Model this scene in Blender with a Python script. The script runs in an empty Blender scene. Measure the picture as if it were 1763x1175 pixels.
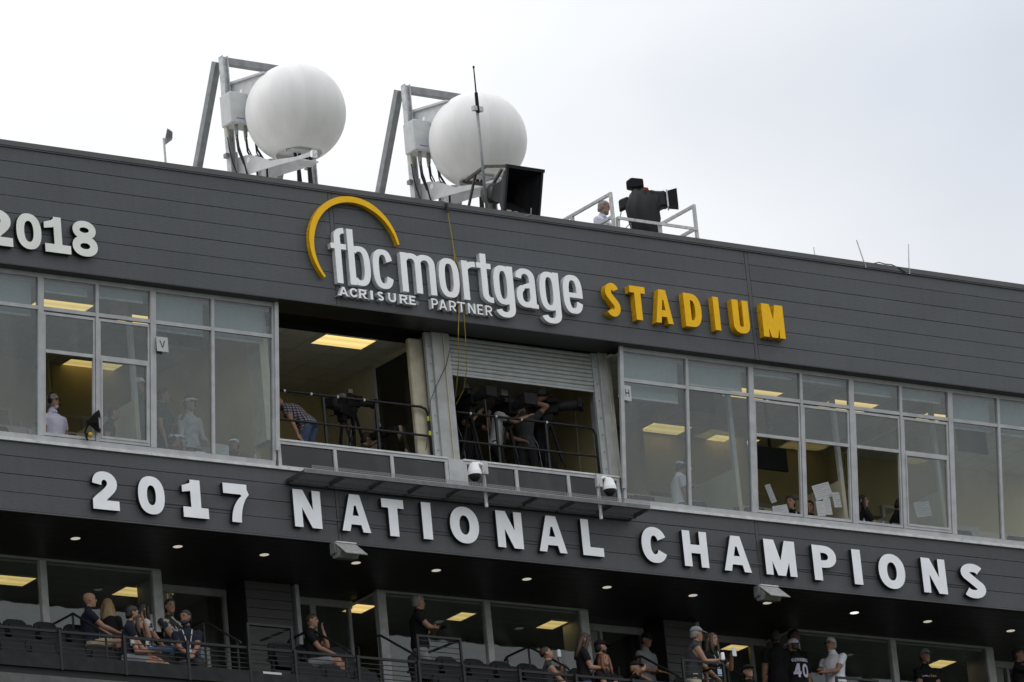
import bpy, bmesh, math, random
import numpy as np
from mathutils import Vector, Matrix
from mathutils.geometry import delaunay_2d_cdt
random.seed(7)
R = math.radians
scene = bpy.context.scene
col = scene.collection

# ------------------------------------------------------------------ camera
IMW, IMH, FPX, DIST = 1763.0, 1175.0, 9443.4, 115.0
yaw, pit, rol = R(36.055), R(18.056), R(5.525)
FWD = Vector((math.sin(yaw)*math.cos(pit), math.cos(yaw)*math.cos(pit), math.sin(pit)))
_r0 = Vector((math.cos(yaw), -math.sin(yaw), 0)); _d0 = FWD.cross(_r0)
RGT = math.cos(rol)*_r0 + math.sin(rol)*_d0
DWN = FWD.cross(RGT)
CAM = -DIST*FWD
cd = bpy.data.cameras.new('camera'); cam = bpy.data.objects.new('camera', cd); col.objects.link(cam)
cd.sensor_width = 36.0; cd.lens = 36.0*FPX/IMW; cd.clip_start = 1.0; cd.clip_end = 6000.0
m = Matrix((RGT, -DWN, -FWD)).transposed().to_4x4(); m.translation = CAM
cam.matrix_world = m
scene.camera = cam

# ------------------------------------------------------------------ sky, sun, exposure
SUN_DIR = Vector((-0.50, 0.42, 0.76)).normalized()
w = bpy.data.worlds.new('World'); scene.world = w; w.use_nodes = True
nt = w.node_tree; nt.nodes.clear(); N = nt.nodes.new; L = nt.links.new
def math_n(op, a=None, b=None, tree=None, clamp=False):
    t = tree or nt
    n = t.nodes.new('ShaderNodeMath'); n.operation = op; n.use_clamp = clamp
    for i, v in enumerate((a, b)):
        if v is None: continue
        if isinstance(v, (int, float)): n.inputs[i].default_value = v
        else: t.links.new(v, n.inputs[i])
    return n.outputs[0]
tc = N('ShaderNodeTexCoord'); sx = N('ShaderNodeSeparateXYZ'); L(tc.outputs['Generated'], sx.inputs[0])
el = math_n('MAXIMUM', sx.outputs['Z'], 0.0)
lum = math_n('MULTIPLY', math_n('ADD', math_n('MULTIPLY', el, 2.0), 1.0), 0.60)     # overcast sky: zenith three times the horizon
mp = N('ShaderNodeMapping'); L(tc.outputs['Generated'], mp.inputs[0]); mp.inputs['Scale'].default_value = (2.6, 2.6, 5.0); mp.inputs['Location'].default_value = (0.12, 7.54, 2.33)
nz = N('ShaderNodeTexNoise'); L(mp.outputs[0], nz.inputs['Vector']); nz.inputs['Scale'].default_value = 0.9; nz.inputs['Detail'].default_value = 6.0; nz.inputs['Roughness'].default_value = 0.45
cr = N('ShaderNodeValToRGB'); L(nz.outputs['Fac'], cr.inputs['Fac'])
cr.color_ramp.elements[0].position = 0.36; cr.color_ramp.elements[0].color = (0.555, 0.60, 0.68, 1)
cr.color_ramp.elements[1].position = 0.58; cr.color_ramp.elements[1].color = (1.02, 1.02, 1.015, 1)
mul = N('ShaderNodeVectorMath'); mul.operation = 'SCALE'; L(cr.outputs['Color'], mul.inputs[0]); L(lum, mul.inputs['Scale'])
sky = N('ShaderNodeTexSky'); sky.sky_type = 'NISHITA'; sky.sun_disc = False
sky.sun_elevation = math.asin(SUN_DIR.z); sky.sun_rotation = math.atan2(SUN_DIR.x, SUN_DIR.y)
sk = N('ShaderNodeVectorMath'); sk.operation = 'SCALE'; L(sky.outputs[0], sk.inputs[0]); sk.inputs['Scale'].default_value = 0.08
mxs = N('ShaderNodeMix'); mxs.data_type = 'RGBA'; mxs.inputs[0].default_value = 0.93
L(sk.outputs[0], mxs.inputs[6]); L(mul.outputs[0], mxs.inputs[7])
bg = N('ShaderNodeBackground'); L(mxs.outputs[2], bg.inputs['Color']); bg.inputs['Strength'].default_value = 1.0
out = N('ShaderNodeOutputWorld'); L(bg.outputs[0], out.inputs['Surface'])
sl = bpy.data.lights.new('sun', 'SUN'); sl.energy = 0.7; sl.angle = R(25); sl.color = (1.0, 0.97, 0.93)
so = bpy.data.objects.new('sun', sl); col.objects.link(so); so.rotation_euler = (-SUN_DIR).to_track_quat('-Z', 'Y').to_euler(); so.location = (-60, 40, 80)
vs = scene.view_settings; vs.view_transform = 'Standard'; vs.look = 'None'; vs.exposure = 0.19; vs.gamma = 1.0; vs.use_curve_mapping = False

# ------------------------------------------------------------------ helpers
def at(px, py, Y=None, X=None, Z=None):
    """point of a photograph pixel on one of the building's real planes"""
    r = FWD + RGT*((px-IMW/2)/FPX) + DWN*((py-IMH/2)/FPX)
    if Y is not None: t = (Y-CAM.y)/r.y
    elif X is not None: t = (X-CAM.x)/r.x
    else: t = (Z-CAM.z)/r.z
    return CAM + r*t

MATS = {}
def mat(name, c, rough=0.6, metal=0.0, var=0.0, vscale=3.0, bump=0.0, bscale=60.0, stretch=(1, 1, 1), spec=0.5, var2=None, emit=None, estr=0.0, alpha=None):
    if name in MATS: return MATS[name]
    M = bpy.data.materials.new(name); M.use_nodes = True; t = M.node_tree; b = t.nodes['Principled BSDF']
    b.inputs['Base Color'].default_value = (*c, 1); b.inputs['Roughness'].default_value = rough; b.inputs['Metallic'].default_value = metal
    b.inputs['Specular IOR Level'].default_value = spec
    tc = t.nodes.new('ShaderNodeTexCoord'); mp = t.nodes.new('ShaderNodeMapping'); mp.inputs['Scale'].default_value = stretch
    t.links.new(tc.outputs['Object'], mp.inputs[0])
    if var > 0:
        n = t.nodes.new('ShaderNodeTexNoise'); n.inputs['Scale'].default_value = vscale; n.inputs['Detail'].default_value = 5
        t.links.new(mp.outputs[0], n.inputs['Vector'])
        r = t.nodes.new('ShaderNodeValToRGB'); t.links.new(n.outputs['Fac'], r.inputs['Fac'])
        lo = var2 if var2 else tuple(max(0, x*(1-var)) for x in c); hi = tuple(min(1, x*(1+var)) for x in c)
        r.color_ramp.elements[0].position = 0.32; r.color_ramp.elements[0].color = (*lo, 1)
        r.color_ramp.elements[1].position = 0.68; r.color_ramp.elements[1].color = (*hi, 1)
        t.links.new(r.outputs[0], b.inputs['Base Color'])
        rr = math_n('ADD', math_n('MULTIPLY', n.outputs['Fac'], 0.2, t), rough-0.1, t, True); t.links.new(rr, b.inputs['Roughness'])
    if bump > 0:
        n2 = t.nodes.new('ShaderNodeTexNoise'); n2.inputs['Scale'].default_value = bscale; n2.inputs['Detail'].default_value = 3
        t.links.new(mp.outputs[0], n2.inputs['Vector'])
        bp = t.nodes.new('ShaderNodeBump'); bp.inputs['Strength'].default_value = bump; bp.inputs['Distance'].default_value = 0.01
        t.links.new(n2.outputs['Fac'], bp.inputs['Height']); t.links.new(bp.outputs[0], b.inputs['Normal'])
    if emit:
        b.inputs['Emission Color'].default_value = (*emit, 1); b.inputs['Emission Strength'].default_value = estr
    MATS[name] = M; return M

def glass_mat(name, tint, base=0.05, gain=1.0):
    M = bpy.data.materials.new(name); M.use_nodes = True; t = M.node_tree; t.nodes.clear()
    lw = t.nodes.new('ShaderNodeLayerWeight'); lw.inputs['Blend'].default_value = 0.5
    f = math_n('ADD', math_n('MULTIPLY', math_n('POWER', lw.outputs['Facing'], 5.0, t), 0.9, t), base, t, True)
    tr = t.nodes.new('ShaderNodeBsdfTransparent'); tr.inputs[0].default_value = (*tint, 1)
    gl = t.nodes.new('ShaderNodeBsdfGlossy'); gl.inputs['Color'].default_value = (gain*.93, gain*.98, gain*1.0, 1); gl.inputs['Roughness'].default_value = 0.02
    tcn = t.nodes.new('ShaderNodeTexCoord'); n = t.nodes.new('ShaderNodeTexNoise'); n.inputs['Scale'].default_value = 1.3; t.links.new(tcn.outputs['Object'], n.inputs['Vector'])
    bp = t.nodes.new('ShaderNodeBump'); bp.inputs['Strength'].default_value = 0.08; bp.inputs['Distance'].default_value = 0.05
    t.links.new(n.outputs['Fac'], bp.inputs['Height']); t.links.new(bp.outputs[0], gl.inputs['Normal'])
    mx = t.nodes.new('ShaderNodeMixShader'); t.links.new(f, mx.inputs[0]); t.links.new(tr.outputs[0], mx.inputs[1]); t.links.new(gl.outputs[0], mx.inputs[2])
    # faint dust and wiped smears, different on every pane
    oi = t.nodes.new('ShaderNodeObjectInfo'); mp = t.nodes.new('ShaderNodeMapping'); mp.inputs['Scale'].default_value = (1.0, 1.0, .45); t.links.new(tcn.outputs['Object'], mp.inputs[0])
    cb = t.nodes.new('ShaderNodeCombineXYZ'); t.links.new(math_n('MULTIPLY', oi.outputs['Random'], 37.0, t), cb.inputs[0]); t.links.new(cb.outputs[0], mp.inputs['Location'])
    n2 = t.nodes.new('ShaderNodeTexNoise'); n2.inputs['Scale'].default_value = 1.1; n2.inputs['Detail'].default_value = 6; n2.inputs['Distortion'].default_value = 1.5; t.links.new(mp.outputs[0], n2.inputs['Vector'])
    du = math_n('MULTIPLY', math_n('POWER', n2.outputs['Fac'], 3.0, t), .16, t)
    df = t.nodes.new('ShaderNodeBsdfDiffuse'); df.inputs['Color'].default_value = (.62, .62, .58, 1)
    m2 = t.nodes.new('ShaderNodeMixShader'); t.links.new(du, m2.inputs[0]); t.links.new(mx.outputs[0], m2.inputs[1]); t.links.new(df.outputs[0], m2.inputs[2])
    o = t.nodes.new('ShaderNodeOutputMaterial'); t.links.new(m2.outputs[0], o.inputs['Surface'])
    MATS[name] = M; return M

def panel_mat(name, c):
    """embossed dark metal cladding: fine slanting ripple, faint streaks"""
    M = bpy.data.materials.new(name); M.use_nodes = True; t = M.node_tree; b = t.nodes['Principled BSDF']
    tc = t.nodes.new('ShaderNodeTexCoord')
    mp = t.nodes.new('ShaderNodeMapping'); mp.inputs['Rotation'].default_value = (0, R(9), 0); mp.inputs['Scale'].default_value = (1.2, 1, 9)
    t.links.new(tc.outputs['Object'], mp.inputs[0])
    n = t.nodes.new('ShaderNodeTexNoise'); n.inputs['Scale'].default_value = 6.0; n.inputs['Detail'].default_value = 4; t.links.new(mp.outputs[0], n.inputs['Vector'])
    mp2 = t.nodes.new('ShaderNodeMapping'); mp2.inputs['Scale'].default_value = (0.5, 1, 1.2); t.links.new(tc.outputs['Object'], mp2.inputs[0])
    n2 = t.nodes.new('ShaderNodeTexNoise'); n2.inputs['Scale'].default_value = 1.1; n2.inputs['Detail'].default_value = 6; t.links.new(mp2.outputs[0], n2.inputs['Vector'])
    # a few vertical dirt runs and scuffs
    mp3 = t.nodes.new('ShaderNodeMapping'); mp3.inputs['Scale'].default_value = (5, 1, .35); t.links.new(tc.outputs['Object'], mp3.inputs[0])
    n3 = t.nodes.new('ShaderNodeTexNoise'); n3.inputs['Scale'].default_value = 2.0; n3.inputs['Detail'].default_value = 3; t.links.new(mp3.outputs[0], n3.inputs['Vector'])
    oi = t.nodes.new('ShaderNodeObjectInfo')
    v = math_n('ADD', math_n('MULTIPLY', n.outputs['Fac'], 0.30, t), math_n('MULTIPLY', n2.outputs['Fac'], 0.38, t), t)
    v = math_n('ADD', v, math_n('MULTIPLY', n3.outputs['Fac'], 0.22, t), t)
    v = math_n('ADD', v, math_n('MULTIPLY', oi.outputs['Random'], 0.11, t), t)
    v = math_n('ADD', v, 0.49, t)
    rgb = t.nodes.new('ShaderNodeVectorMath'); rgb.operation = 'SCALE'; rgb.inputs[0].default_value = c; t.links.new(v, rgb.inputs['Scale'])
    t.links.new(rgb.outputs[0], b.inputs['Base Color']); b.inputs['Roughness'].default_value = 0.55; b.inputs['Specular IOR Level'].default_value = 0.35
    bp = t.nodes.new('ShaderNodeBump'); bp.inputs['Strength'].default_value = 0.35; bp.inputs['Distance'].default_value = 0.012
    t.links.new(n.outputs['Fac'], bp.inputs['Height']); t.links.new(bp.outputs[0], b.inputs['Normal'])
    MATS[name] = M; return M

class MB:
    """collects shapes in world coordinates, then links them as one mesh object"""
    def __init__(s): s.v = []; s.f = []
    def add(s, vs, fs):
        o = len(s.v); s.v += [tuple(p) for p in vs]; s.f += [tuple(i+o for i in f) for f in fs]; return s
    def box(s, x0, x1, y0, y1, z0, z1):
        return s.add([(x0,y0,z0),(x1,y0,z0),(x1,y1,z0),(x0,y1,z0),(x0,y0,z1),(x1,y0,z1),(x1,y1,z1),(x0,y1,z1)],
                     [(3,2,1,0),(4,5,6,7),(0,1,5,4),(1,2,6,5),(2,3,7,6),(3,0,4,7)])
    def hexa(s, a, b):   # two quads with matching corners (bottom, top)
        return s.add(list(a)+list(b), [(3,2,1,0),(4,5,6,7),(0,1,5,4),(1,2,6,5),(2,3,7,6),(3,0,4,7)])
    def bar(s, p, q, w, h=None, up=(0,0,1)):
        p = Vector(p); q = Vector(q); h = w if h is None else h; d = (q-p).normalized(); u = Vector(up)
        if abs(d.dot(u)) > .97: u = Vector((0,1,0))
        a = d.cross(u).normalized(); b = a.cross(d).normalized(); a *= w/2; b *= h/2
        return s.hexa([p-a-b, p+a-b, p+a+b, p-a+b], [q-a-b, q+a-b, q+a+b, q-a+b])
    def loft(s, rings, cap=True):
        n = len(rings[0]); vs = [p for r in rings for p in r]; fs = []
        for i in range(len(rings)-1):
            for j in range(n):
                k = (j+1) % n; fs.append((i*n+j, i*n+k, (i+1)*n+k, (i+1)*n+j))
        if cap: fs.append(tuple(range(n))[::-1]); fs.append(tuple((len(rings)-1)*n+j for j in range(n)))
        return s.add(vs, fs)
    def tube(s, pts, r, n=8):
        pts = [Vector(p) for p in pts]; rs = r if isinstance(r, (list, tuple)) else [r]*len(pts); rings = []; a = None
        for i, p in enumerate(pts):
            d = ((pts[min(i+1, len(pts)-1)]-p).normalized() + (p-pts[max(i-1, 0)]).normalized()).normalized()
            if a is None:
                u = Vector((0,0,1)) if abs(d.z) < .9 else Vector((1,0,0)); a = d.cross(u).normalized()
            else: a = (a-d*a.dot(d)).normalized()
            b = d.cross(a); rings.append([p+(a*math.cos(2*math.pi*k/n)+b*math.sin(2*math.pi*k/n))*rs[i] for k in range(n)])
        return s.loft(rings)
    def cyl(s, p, q, r, r2=None, n=16): return s.tube([p, q], [r, r if r2 is None else r2], n)
    def ball(s, c, rx, ry=None, rz=None, n=14, m=9, z0=-1.0, z1=1.0):
        ry = ry or rx; rz = rz or rx; rings = []
        t0, t1 = math.asin(z0), math.asin(z1)
        for i in range(m):
            t = t0+(t1-t0)*i/(m-1); k = max(math.cos(t), .02)
            rings.append([(c[0]+rx*k*math.cos(2*math.pi*j/n), c[1]+ry*k*math.sin(2*math.pi*j/n), c[2]+rz*math.sin(t)) for j in range(n)])
        return s.loft(rings)
    def prism(s, poly, d):    # polygon (3d points) swept by vector d
        d = Vector(d); a = [Vector(p) for p in poly]; return s.loft([a, [p+d for p in a]])
    def build(s, name, m, parent=None, smooth=False, bevel=0.0, kind=None, data=None):
        off = origin(parent) if parent is not None else Vector((0,0,0))
        me = bpy.data.meshes.new(name); me.from_pydata([(v[0]-off.x, v[1]-off.y, v[2]-off.z) for v in s.v], [], s.f)
        bm = bmesh.new(); bm.from_mesh(me); bmesh.ops.recalc_face_normals(bm, faces=bm.faces)
        if bevel: bmesh.ops.bevel(bm, geom=[e for e in bm.edges if e.calc_face_angle(0) > .6], offset=bevel, segments=1, affect='EDGES')
        bm.to_mesh(me); bm.free()
        if smooth: me.polygons.foreach_set('use_smooth', [True]*len(me.polygons))
        for q in (m if isinstance(m, (list, tuple)) else [m]): me.materials.append(q)
        o = bpy.data.objects.new(name, me); col.objects.link(o)
        if parent is not None: o.parent = parent
        if kind: o['kind'] = kind
        return o
def smooth_by_angle(o, deg=40):
    me = o.data; me.polygons.foreach_set('use_smooth', [True]*len(me.polygons))
    bm = bmesh.new(); bm.from_mesh(me)
    for e in bm.edges: e.smooth = e.calc_face_angle(0) < R(deg)
    bm.to_mesh(me); bm.free(); return o

def origin(o):
    p = Vector((0,0,0))
    while o is not None: p = p+o.location; o = o.parent
    return p
def thing(name, label, cat, loc=(0,0,0), group=None):
    o = bpy.data.objects.new(name, None); col.objects.link(o); o.location = loc; o.empty_display_size = .2
    o['label'] = label; o['category'] = cat
    if group: o['group'] = group
    return o
def tag(o, label, cat, group=None):
    o['label'] = label; o['category'] = cat
    if group: o['group'] = group
    return o
def single(name, mb, m, label, cat, loc=None, group=None, smooth=False, bevel=0.0):
    loc = Vector(loc if loc is not None else mb.v[0])
    s2 = MB(); s2.v = [(v[0]-loc.x, v[1]-loc.y, v[2]-loc.z) for v in mb.v]; s2.f = mb.f
    o = s2.build(name, m, None, smooth, bevel); o.location = loc
    return tag(o, label, cat, group)
def copy_tree(o, parent=None):
    c = o.copy(); col.objects.link(c); c.parent = parent
    for ch in list(o.children): copy_tree(ch, c)
    return c

# ------------------------------------------------------------------ materials
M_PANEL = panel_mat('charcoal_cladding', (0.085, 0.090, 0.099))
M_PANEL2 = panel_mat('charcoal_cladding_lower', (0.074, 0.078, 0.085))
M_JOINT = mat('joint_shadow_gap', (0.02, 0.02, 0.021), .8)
M_COPE = mat('coping_metal', (0.075, 0.077, 0.081), .5, 0.0, .18, 2.0)
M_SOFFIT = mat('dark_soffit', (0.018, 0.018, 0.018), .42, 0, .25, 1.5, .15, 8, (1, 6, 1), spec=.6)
M_FRAME = mat('grey_aluminium', (0.47, 0.475, 0.49), .45, .0, .12, 4.0, spec=.5)
M_SILL = mat('pale_sill', (0.60, 0.61, 0.61), .5, 0, .16, 5.0)
M_WHITE = mat('white_acrylic', (0.93, 0.935, 0.945), .4, 0, .03, 3)
M_LETTER = mat('sign_face_white', (0.90, 0.92, 0.96), .4, 0, .05, 2.5)
M_CREAM = mat('sign_face_cream', (0.80, 0.82, 0.77), .4, 0, .06, 3)
M_RET = mat('letter_return_grey', (0.60, 0.61, 0.64), .5, 0, .15, 8)
M_RETD = mat('letter_return_black', (0.012, 0.012, 0.013), .5)
M_GOLD = mat('gold_acrylic', (0.93, 0.52, 0.008), .45, 0, .05, 6, spec=.2)
M_GOLDR = mat('gold_return', (0.64, 0.35, 0.008), .5, 0, .15, 10, spec=.2)
M_GALV = mat('galvanised_steel', (0.46, 0.48, 0.49), .5, .25, .22, 9, .1, 40)
M_STEELD = mat('weathered_steel', (0.22, 0.23, 0.235), .55, .25, .2, 6)
M_RADOME = mat('radome_white', (0.74, 0.735, 0.725), .45, 0, .055, 3, spec=.3, stretch=(1, 1, .22))
M_PLATE = mat('white_bracket_paint', (0.50, 0.51, 0.515), .5, 0, .08, 6)
M_BLACK = mat('black_plastic', (0.009, 0.009, 0.010), .7, 0, .2, 12, spec=.2)
M_RUBBER = mat('black_cable', (0.010, 0.010, 0.010), .6)
M_RAIL = mat('black_rail_paint', (0.012, 0.012, 0.013), .5, 0, .2, 20, spec=.35)
M_RAILW = mat('white_rail_paint', (0.52, 0.53, 0.52), .5, 0, .2, 12)
M_YELLOWC = mat('yellow_cable', (0.36, 0.27, 0.02), .6)
M_CEIL = mat('ceiling_tile', (0.62, 0.61, 0.56), .9, 0, .06, 3)
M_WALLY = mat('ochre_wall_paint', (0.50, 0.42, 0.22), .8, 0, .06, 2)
M_WALLB = mat('beige_wall_paint', (0.52, 0.49, 0.38), .8, 0, .08, 3)
M_WALLD = mat('dark_wall', (0.06, 0.055, 0.05), .8, 0, .2, 3)
M_FLOOR = mat('carpet_floor', (0.16, 0.155, 0.15), .95, 0, .2, 30)
M_DESK = mat('desk_laminate', (0.42, 0.38, 0.31), .6, 0, .06, 8)
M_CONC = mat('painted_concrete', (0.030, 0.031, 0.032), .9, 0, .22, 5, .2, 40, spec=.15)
M_ROOF = mat('pale_roof_membrane', (0.55, 0.54, 0.51), .8, 0, .15, 2)
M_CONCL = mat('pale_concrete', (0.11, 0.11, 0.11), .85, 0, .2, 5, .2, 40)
M_SHADE = mat('roller_shade_fabric', (0.40, 0.45, 0.47), .9, 0, .05, 20)
M_SHUT = mat('grey_shutter', (0.40, 0.42, 0.42), .5, 0, .10, 6)
M_COLUMN = mat('painted_column', (0.40, 0.405, 0.40), .6, 0, .16, 3)
M_BEIGEC = mat('beige_column_wrap', (0.50, 0.46, 0.35), .7, 0, .12, 5)
M_RUST = mat('rust_stain', (0.42, 0.30, 0.12), .8, 0, .3, 14)
M_PAPER = mat('paper_white', (0.50, 0.52, 0.53), .8, 0, .04, 6)
M_INK = mat('black_ink', (0.02, 0.02, 0.02), .6)
M_SEAT = mat('black_seat_plastic', (0.010, 0.010, 0.011), .7, 0, .15, 9, spec=.25)
M_TROFFER = mat('lit_troffer_lens', (0.8, 0.7, 0.45), .6, emit=(1.0, 0.72, 0.26), estr=0.95)
def troffer_bands():
    t = M_TROFFER.node_tree; b = t.nodes['Principled BSDF']; tc = t.nodes.new('ShaderNodeTexCoord'); wv = t.nodes.new('ShaderNodeTexWave')
    wv.bands_direction = 'Y'; wv.inputs['Scale'].default_value = 1.05; wv.inputs['Phase Offset'].default_value = 1.6; t.links.new(tc.outputs['Object'], wv.inputs['Vector'])
    oi = t.nodes.new('ShaderNodeObjectInfo'); rv = math_n('ADD', math_n('MULTIPLY', oi.outputs['Random'], .30, t), .86, t)
    t.links.new(math_n('MULTIPLY', math_n('ADD', math_n('MULTIPLY', wv.outputs['Fac'], .22, t), .66, t), rv, t), b.inputs['Emission Strength'])
troffer_bands()
M_LED = mat('lit_downlight_lens', (0.8, 0.8, 0.75), .5, emit=(1.0, 0.92, 0.76), estr=0.42)
M_SCREEN = mat('lit_screen', (0.02, 0.02, 0.02), .3, emit=(0.25, 0.45, 0.9), estr=0.6)
G_PRESS = glass_mat('press_window_glass', (0.83, 0.86, 0.865), 0.062)
G_SUITE = glass_mat('suite_window_glass', (0.82, 0.85, 0.85), 0.048)
G_DARK = glass_mat('tinted_low_glass', (0.35, 0.36, 0.37), 0.035)
# ------------------------------------------------------------------ lettering (outlines as code)
def rect(x0, z0, x1, z1): return [(x0, z0), (x1, z0), (x1, z1), (x0, z1)]
def sell(cx, cz, rx, rz, a0, a1, n=16, p=2.0):
    out = []
    for i in range(n+1):
        a = R(a0+(a1-a0)*i/n); c, s = math.cos(a), math.sin(a)
        out.append((cx+rx*math.copysign(abs(c)**(2/p), c), cz+rz*math.copysign(abs(s)**(2/p), s)))
    return out
def band(o, i): return [[o[k], o[k+1], i[k+1], i[k]] for k in range(len(o)-1)]
def ring(cx, cz, rx, rz, sv, sh, a0=0, a1=360, n=28, p=2.3):
    o, i = sell(cx, cz, rx, rz, a0, a1, n, p), sell(cx, cz, rx-sv, rz-sh, a0, a1, n, p)
    if a1-a0 == 360: o[-1], i[-1] = o[0], i[0]
    return band(o, i)
def ribbon(pts, sv, sh):
    A, B = [], []
    for k, p in enumerate(pts):
        a = pts[max(k-1, 0)]; b = pts[min(k+1, len(pts)-1)]; tx, tz = b[0]-a[0], b[1]-a[1]; l = math.hypot(tx, tz) or 1; tx /= l; tz /= l
        wd = (sv*tz*tz+sh*tx*tx)/2
        A.append((p[0]-tz*wd, p[1]+tx*wd)); B.append((p[0]+tz*wd, p[1]-tx*wd))
    return band(A, B)
def glyph(ch, W, H, sv, sh):
    h2 = H/2
    if ch == 'I': return [rect(0, 0, W, H)]
    if ch == 'L': return [rect(0, 0, sv, H), rect(0, 0, W, sh)]
    if ch == 'H': return [rect(0, 0, sv, H), rect(W-sv, 0, W, H), rect(0, h2-sh*.5, W, h2+sh*.5)]
    if ch == 'T': return [rect(0, H-sh, W, H), rect(W/2-sv/2, 0, W/2+sv/2, H)]
    if ch == 'E': return [rect(0, 0, sv, H), rect(0, 0, W, sh), rect(0, H-sh, W, H), rect(0, h2-sh/2, W*.88, h2+sh/2)]
    if ch == 'N':
        t = max(sv*1.2, .1*W); return [rect(0, 0, sv, H), rect(W-sv, 0, W, H), [(0, H), (t, H), (W, 0), (W-t, 0)]]
    if ch == 'M':
        t = sv*1.45; k = sv*.55; return [rect(0, 0, sv, H), rect(W-sv, 0, W, H), [(0, H), (t, H), (W/2+k, 0), (W/2-k, 0)], [(W, H), (W-t, H), (W/2-k, 0), (W/2+k, 0)]]
    if ch == 'A':
        t = sv*.62; b = sv*.95; zb = .19*H; zt = zb+sh*1.0
        def ix(z): return b+(W/2-.03*W-b)*z/(.70*H)
        return [[(0, 0), (b, 0), (W/2-.03*W, .70*H), (W/2, .70*H), (W/2, H), (W/2-t, H)], [(W, 0), (W-b, 0), (W/2+.03*W, .70*H), (W/2, .70*H), (W/2, H), (W/2+t, H)],
                [(ix(zb)-.02, zb), (W-ix(zb)+.02, zb), (W-ix(zt)+.02, zt), (ix(zt)-.02, zt)]]
    if ch == 'V': return [[(0, H), (sv, H), (W/2+sv*.4, 0), (W/2-sv*.4, 0)], [(W, H), (W-sv, H), (W/2-sv*.4, 0), (W/2+sv*.4, 0)]]
    if ch == 'K': return [rect(0, 0, sv, H), [(W-sv, H), (W, H), (sv*1.3, h2*.8), (sv*.6, h2*.8)], [(sv, h2*1.1), (sv*1.6, h2*1.4), (W, 0), (W-sv, 0)]]
    if ch in 'O0': return ring(W/2, h2, W/2, h2, sv, sh, p=2.15 if ch == 'O' else 2.3)
    if ch == 'C': return ring(W/2, h2, W/2, h2, sv, sh, 27, 333, 26, 2.2)
    if ch == 'G': return ring(W/2, h2, W/2, h2, sv, sh, 35, 340, 22, 2.3)+[rect(W/2, h2-sh, W, h2), rect(W-sv, .15*H, W, h2)]
    if ch == 'D':
        c = W*.42; return [rect(0, 0, sv, H), rect(0, 0, c, sh), rect(0, H-sh, c, H)]+ring(c, h2, W-c, h2, sv, sh, -90, 90, 16, 2.3)
    if ch in 'PRB':
        z0 = .37*H; c = W*.45; hz = (H-z0)/2; g = [rect(0, 0, sv, H), rect(0, z0, c, z0+sh), rect(0, H-sh, c, H)]+ring(c, z0+hz, W-c, hz, sv, sh, -90, 90, 14, 2.2)
        if ch == 'R': g.append([(W*.36, z0+sh*.6), (W*.36+sv*1.05, z0+sh*.6), (W, 0), (W-sv*1.1, 0)])
        if ch == 'B': hb = (z0+sh)/2; g += [rect(0, 0, c, sh)]+ring(c, hb, W-c, hb, sv, sh, -90, 90, 12, 2.2)
        return g
    if ch == 'U':
        r = W*.5; return [rect(0, r*.9, sv, H), rect(W-sv, r*.9, W, H)]+ring(W/2, r*.9, W/2, r*.9, sv, sh, 180, 360, 16, 2.2)
    if ch == 'S':
        rx = (W-sv)/2; zt = H*.735; rt = H-zt-sh/2; zl = H*.275; rl = zl-sh/2
        up = sell(W/2, zt, rx*.95, rt, 22, 232, 16); lo = sell(W/2, zl, rx, rl, 52, -150, 16)
        return ribbon(up+lo, sv, sh)
    if ch == '2':
        return [[(x*W, z*H) for x, z in ((.02, .68), (.035, .78), (.09, .87), (.19, .945), (.32, .985), (.48, 1.0), (.63, .985), (.77, .94), (.88, .865), (.945, .77), (.955, .67), (.92, .57), (.84, .475), (.72, .385), (.60, .305), (.52, .245), (1.0, .245), (1.0, 0), (0, 0), (0, .255), (.12, .345), (.30, .455), (.46, .555), (.555, .635), (.58, .70), (.555, .755), (.485, .785), (.415, .77), (.37, .715), (.36, .635))]]
    if ch == '1':
        c = W*.52; return [rect(c-sv/2, 0, c+sv/2, H), rect(0, 0, W, sh*1.15), [(0, H*.66), (0, H*.83), (c*.55, H*.90), (c-sv*.25, H), (c+.0, H), (c+.0, H*.78), (c*.6, H*.70)]]
    if ch == '7':
        a = sell(W*1.18, -H*.02, W*.88, H*.80, 180, 118, 10); b = sell(W*1.42, -H*.02, W*.72, H*.86, 180, 118, 10)
        return [rect(0, H-sh*1.15, W, H)]+band(a, b)+[[a[-1], b[-1], (W, H-sh*.6), (W*.55, H-sh*.6)]]
    if ch == '8':
        zt = .74*H; return ring(W/2, zt, W*.46, H-zt, sv*.9, sh*.9, p=2.1)+ring(W/2, .29*H, W*.5, .29*H, sv, sh, p=2.1)
    if ch == '4': return [rect(W*.55, 0, W*.55+sv, H), rect(0, H*.22, W, H*.22+sh), [(0, H*.22), (sv, H*.22), (W*.55+sv, H), (W*.5, H)]]
    return []
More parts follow.
